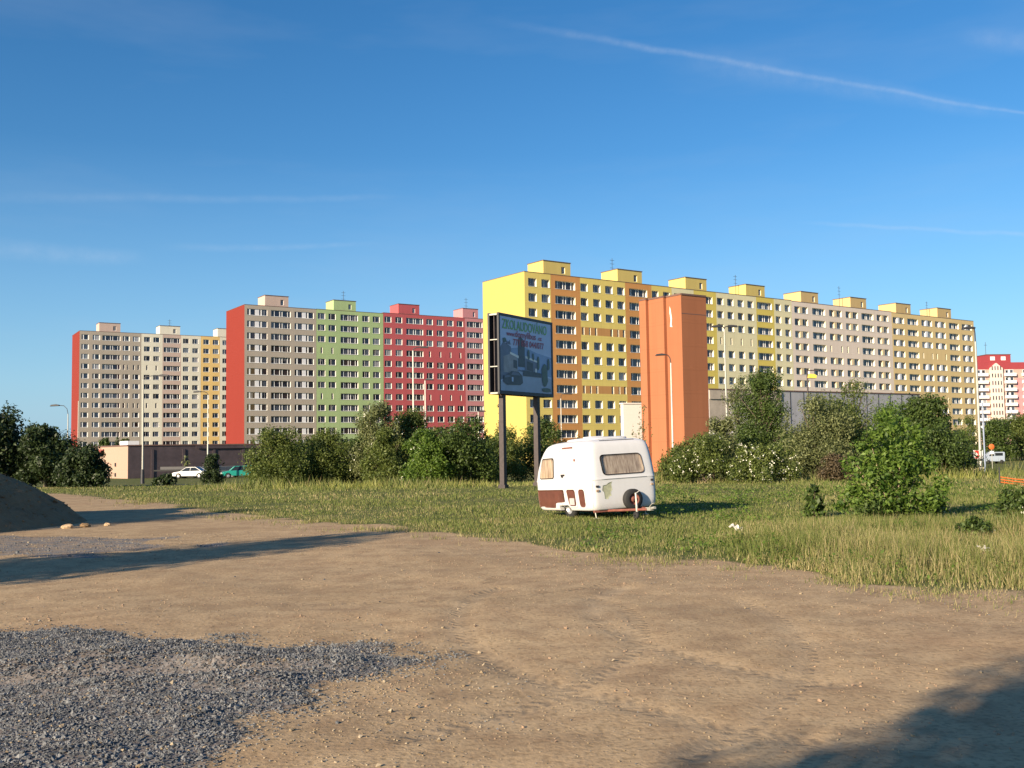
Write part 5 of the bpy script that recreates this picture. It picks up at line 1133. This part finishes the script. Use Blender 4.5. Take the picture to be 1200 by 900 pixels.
jw = MB(); jw.tube([(2.1, -.16, .08), (2.1, -.16, .62)], .022, M['steelw'], 10); jw.tube([(2.1, -.16, .60), (2.1, -.06, .66)], .01, M['steelw'], 6); jw.tube([(2.1, -.16, .1), (2.1, -.16, .3)], .03, M['steel'], 10); jp = jw.build('jockey_post', root)
jj = MB(); jj.lathe([(.02, 0), (.085, 0), (.095, .02), (.095, .05), (.085, .07), (.02, .07)], M['rubber'], n=20); jo = jj.build('jockey_wheel', jp, loc=(2.14, -.25, .06))
for yy in (-.72, .72): MB().tube([(1.12, yy, .22), (1.16, yy, .02)], .018, M['steel'], 6).box((1.10, yy-.05, .0), (1.22, yy+.05, .02), M['steel']).build('corner_steady', root)

# ------------------------------------------------------------------ sky, sun, camera
az, el = R(41), R(18.5)
w = bpy.data.worlds.new('World'); S.world = w; w.use_nodes = True; nt = w.node_tree
bg = nt.nodes['Background']; sky = nt.nodes.new('ShaderNodeTexSky'); sky.sky_type = 'NISHITA'; sky.sun_disc = False
sky.sun_elevation = el; sky.sun_rotation = R(180)+az; sky.altitude = 200; sky.air_density = 1.0; sky.dust_density = .6; sky.ozone_density = 3.0
hs = nt.nodes.new('ShaderNodeHueSaturation'); hs.inputs['Saturation'].default_value = 1.26; nt.links.new(sky.outputs[0], hs.inputs['Color'])
def dirv(px, py):
    p = R(3.65); r_ = R(.85)
    F_ = Vector((0, math.cos(p), math.sin(p))); R0 = Vector((1, 0, 0)); U0 = Vector((0, -math.sin(p), math.cos(p)))
    Rv = R0*math.cos(r_)-U0*math.sin(r_); Uv = U0*math.cos(r_)+R0*math.sin(r_)
    return (F_+Rv*((px-600)/1190)-Uv*((py-450)/1190)).normalized()
gen = N(nt, 'ShaderNodeTexCoord').outputs['Generated']
def vdot(v, const):
    n_ = N(nt, 'ShaderNodeVectorMath', operation='DOT_PRODUCT'); nt.links.new(v, n_.inputs[0]); n_.inputs[1].default_value = const; return n_.outputs['Value']
col = mixc(nt, 1., hs.outputs[0], (.84, .97, 1.03), 'MULTIPLY')
wisp = noise(nt, 60, 6, .7, vec=gen); wisp2 = noise(nt, 9, 4, .6, vec=gen)
def trail(a, b_, wid0, wid1, amt, soft=1.):
    global col
    A, B_ = dirv(*a), dirv(*b_); n_ = A.cross(B_).normalized(); al = n_.cross(A).normalized(); span = B_.dot(al)
    t = math_(nt, 'DIVIDE', vdot(gen, al), span); dn = math_(nt, 'ADD', vdot(gen, n_), math_(nt, 'MULTIPLY', math_(nt, 'SUBTRACT', wisp2, .5), .012))
    wd = math_(nt, 'ADD', math_(nt, 'MULTIPLY', t, wid1-wid0), wid0)
    d_ = math_(nt, 'DIVIDE', math_(nt, 'ABSOLUTE', dn), wd)
    core = N(nt, 'ShaderNodeMapRange', interpolation_type='SMOOTHSTEP'); nt.links.new(d_, core.inputs[0]); core.inputs[1].default_value = 1; core.inputs[2].default_value = 0; core.inputs[3].default_value = 0; core.inputs[4].default_value = 1
    fade = N(nt, 'ShaderNodeMapRange', interpolation_type='SMOOTHSTEP'); nt.links.new(t, fade.inputs[0]); fade.inputs[1].default_value = -.05; fade.inputs[2].default_value = .35
    fade2 = N(nt, 'ShaderNodeMapRange', interpolation_type='SMOOTHSTEP'); nt.links.new(t, fade2.inputs[0]); fade2.inputs[1].default_value = 1.25; fade2.inputs[2].default_value = .95
    front = math_(nt, 'GREATER_THAN', vdot(gen, A), 0)
    f_ = math_(nt, 'MULTIPLY', math_(nt, 'MULTIPLY', core.outputs[0], math_(nt, 'MULTIPLY', fade.outputs[0], fade2.outputs[0])), math_(nt, 'MULTIPLY', math_(nt, 'MULTIPLY', ramp(nt, wisp, [(.3, .35), (.7, 1)]), front), amt))
    col = mixc(nt, f_, col, (5.2, 5.6, 6.2))
trail((570, 22), (1205, 134), .0060, .0022, .16)
trail((760, 62), (1130, 124), .022, .010, .09)
trail((930, 262), (1205, 273), .003, .003, .16)
trail((-40, 290), (140, 302), .014, .010, .14)
trail((-60, 232), (400, 232), .007, .005, .08)
trail((180, 290), (400, 288), .006, .004, .10)
trail((1120, 40), (1260, 55), .010, .02, .12)
sz_n = N(nt, 'ShaderNodeSeparateXYZ'); nt.links.new(gen, sz_n.inputs[0])
col = mixc(nt, ramp(nt, sz_n.outputs[2], [(0, .65), (.10, .35), (.28, 0)]), col, (2.3, 4.1, 6.4))
haze = ramp(nt, noise(nt, 2.2, 5, .6, vec=gen, sc=(1, 1, 5)), [(.5, 0), (.75, .10)]); col = mixc(nt, haze, col, (3.6, 4.2, 5.0))
nt.links.new(col, bg.inputs['Color']); bg.inputs['Strength'].default_value = .074
sl = bpy.data.lights.new('sun', 'SUN'); sl.energy = 5.0; sl.angle = R(.5); sl.color = (1, .82, .60)
so = bpy.data.objects.new('sun', sl); COL.objects.link(so)
so.rotation_euler = Vector((math.sin(az)*math.cos(el), math.cos(az)*math.cos(el), -math.sin(el))).to_track_quat('-Z', 'Y').to_euler()
cd = bpy.data.cameras.new('camera'); cam = bpy.data.objects.new('camera', cd); COL.objects.link(cam)
cd.sensor_width = 36; cd.lens = 36*1190/1200; cd.clip_end = 8000; cd.clip_start = .1
p = R(3.65); r_ = R(.85)
F_ = Vector((0, math.cos(p), math.sin(p))); R0 = Vector((1, 0, 0)); U0 = Vector((0, -math.sin(p), math.cos(p)))
Rv = R0*math.cos(r_)-U0*math.sin(r_); Uv = U0*math.cos(r_)+R0*math.sin(r_)
mat = Matrix((Rv, Uv, -F_)).transposed().to_4x4(); mat.translation = (0, 0, EYE); cam.matrix_world = mat
S.camera = cam
S.view_settings.view_transform = 'Standard'; S.view_settings.look = 'None'; S.view_settings.gamma = 1; S.view_settings.exposure = .97
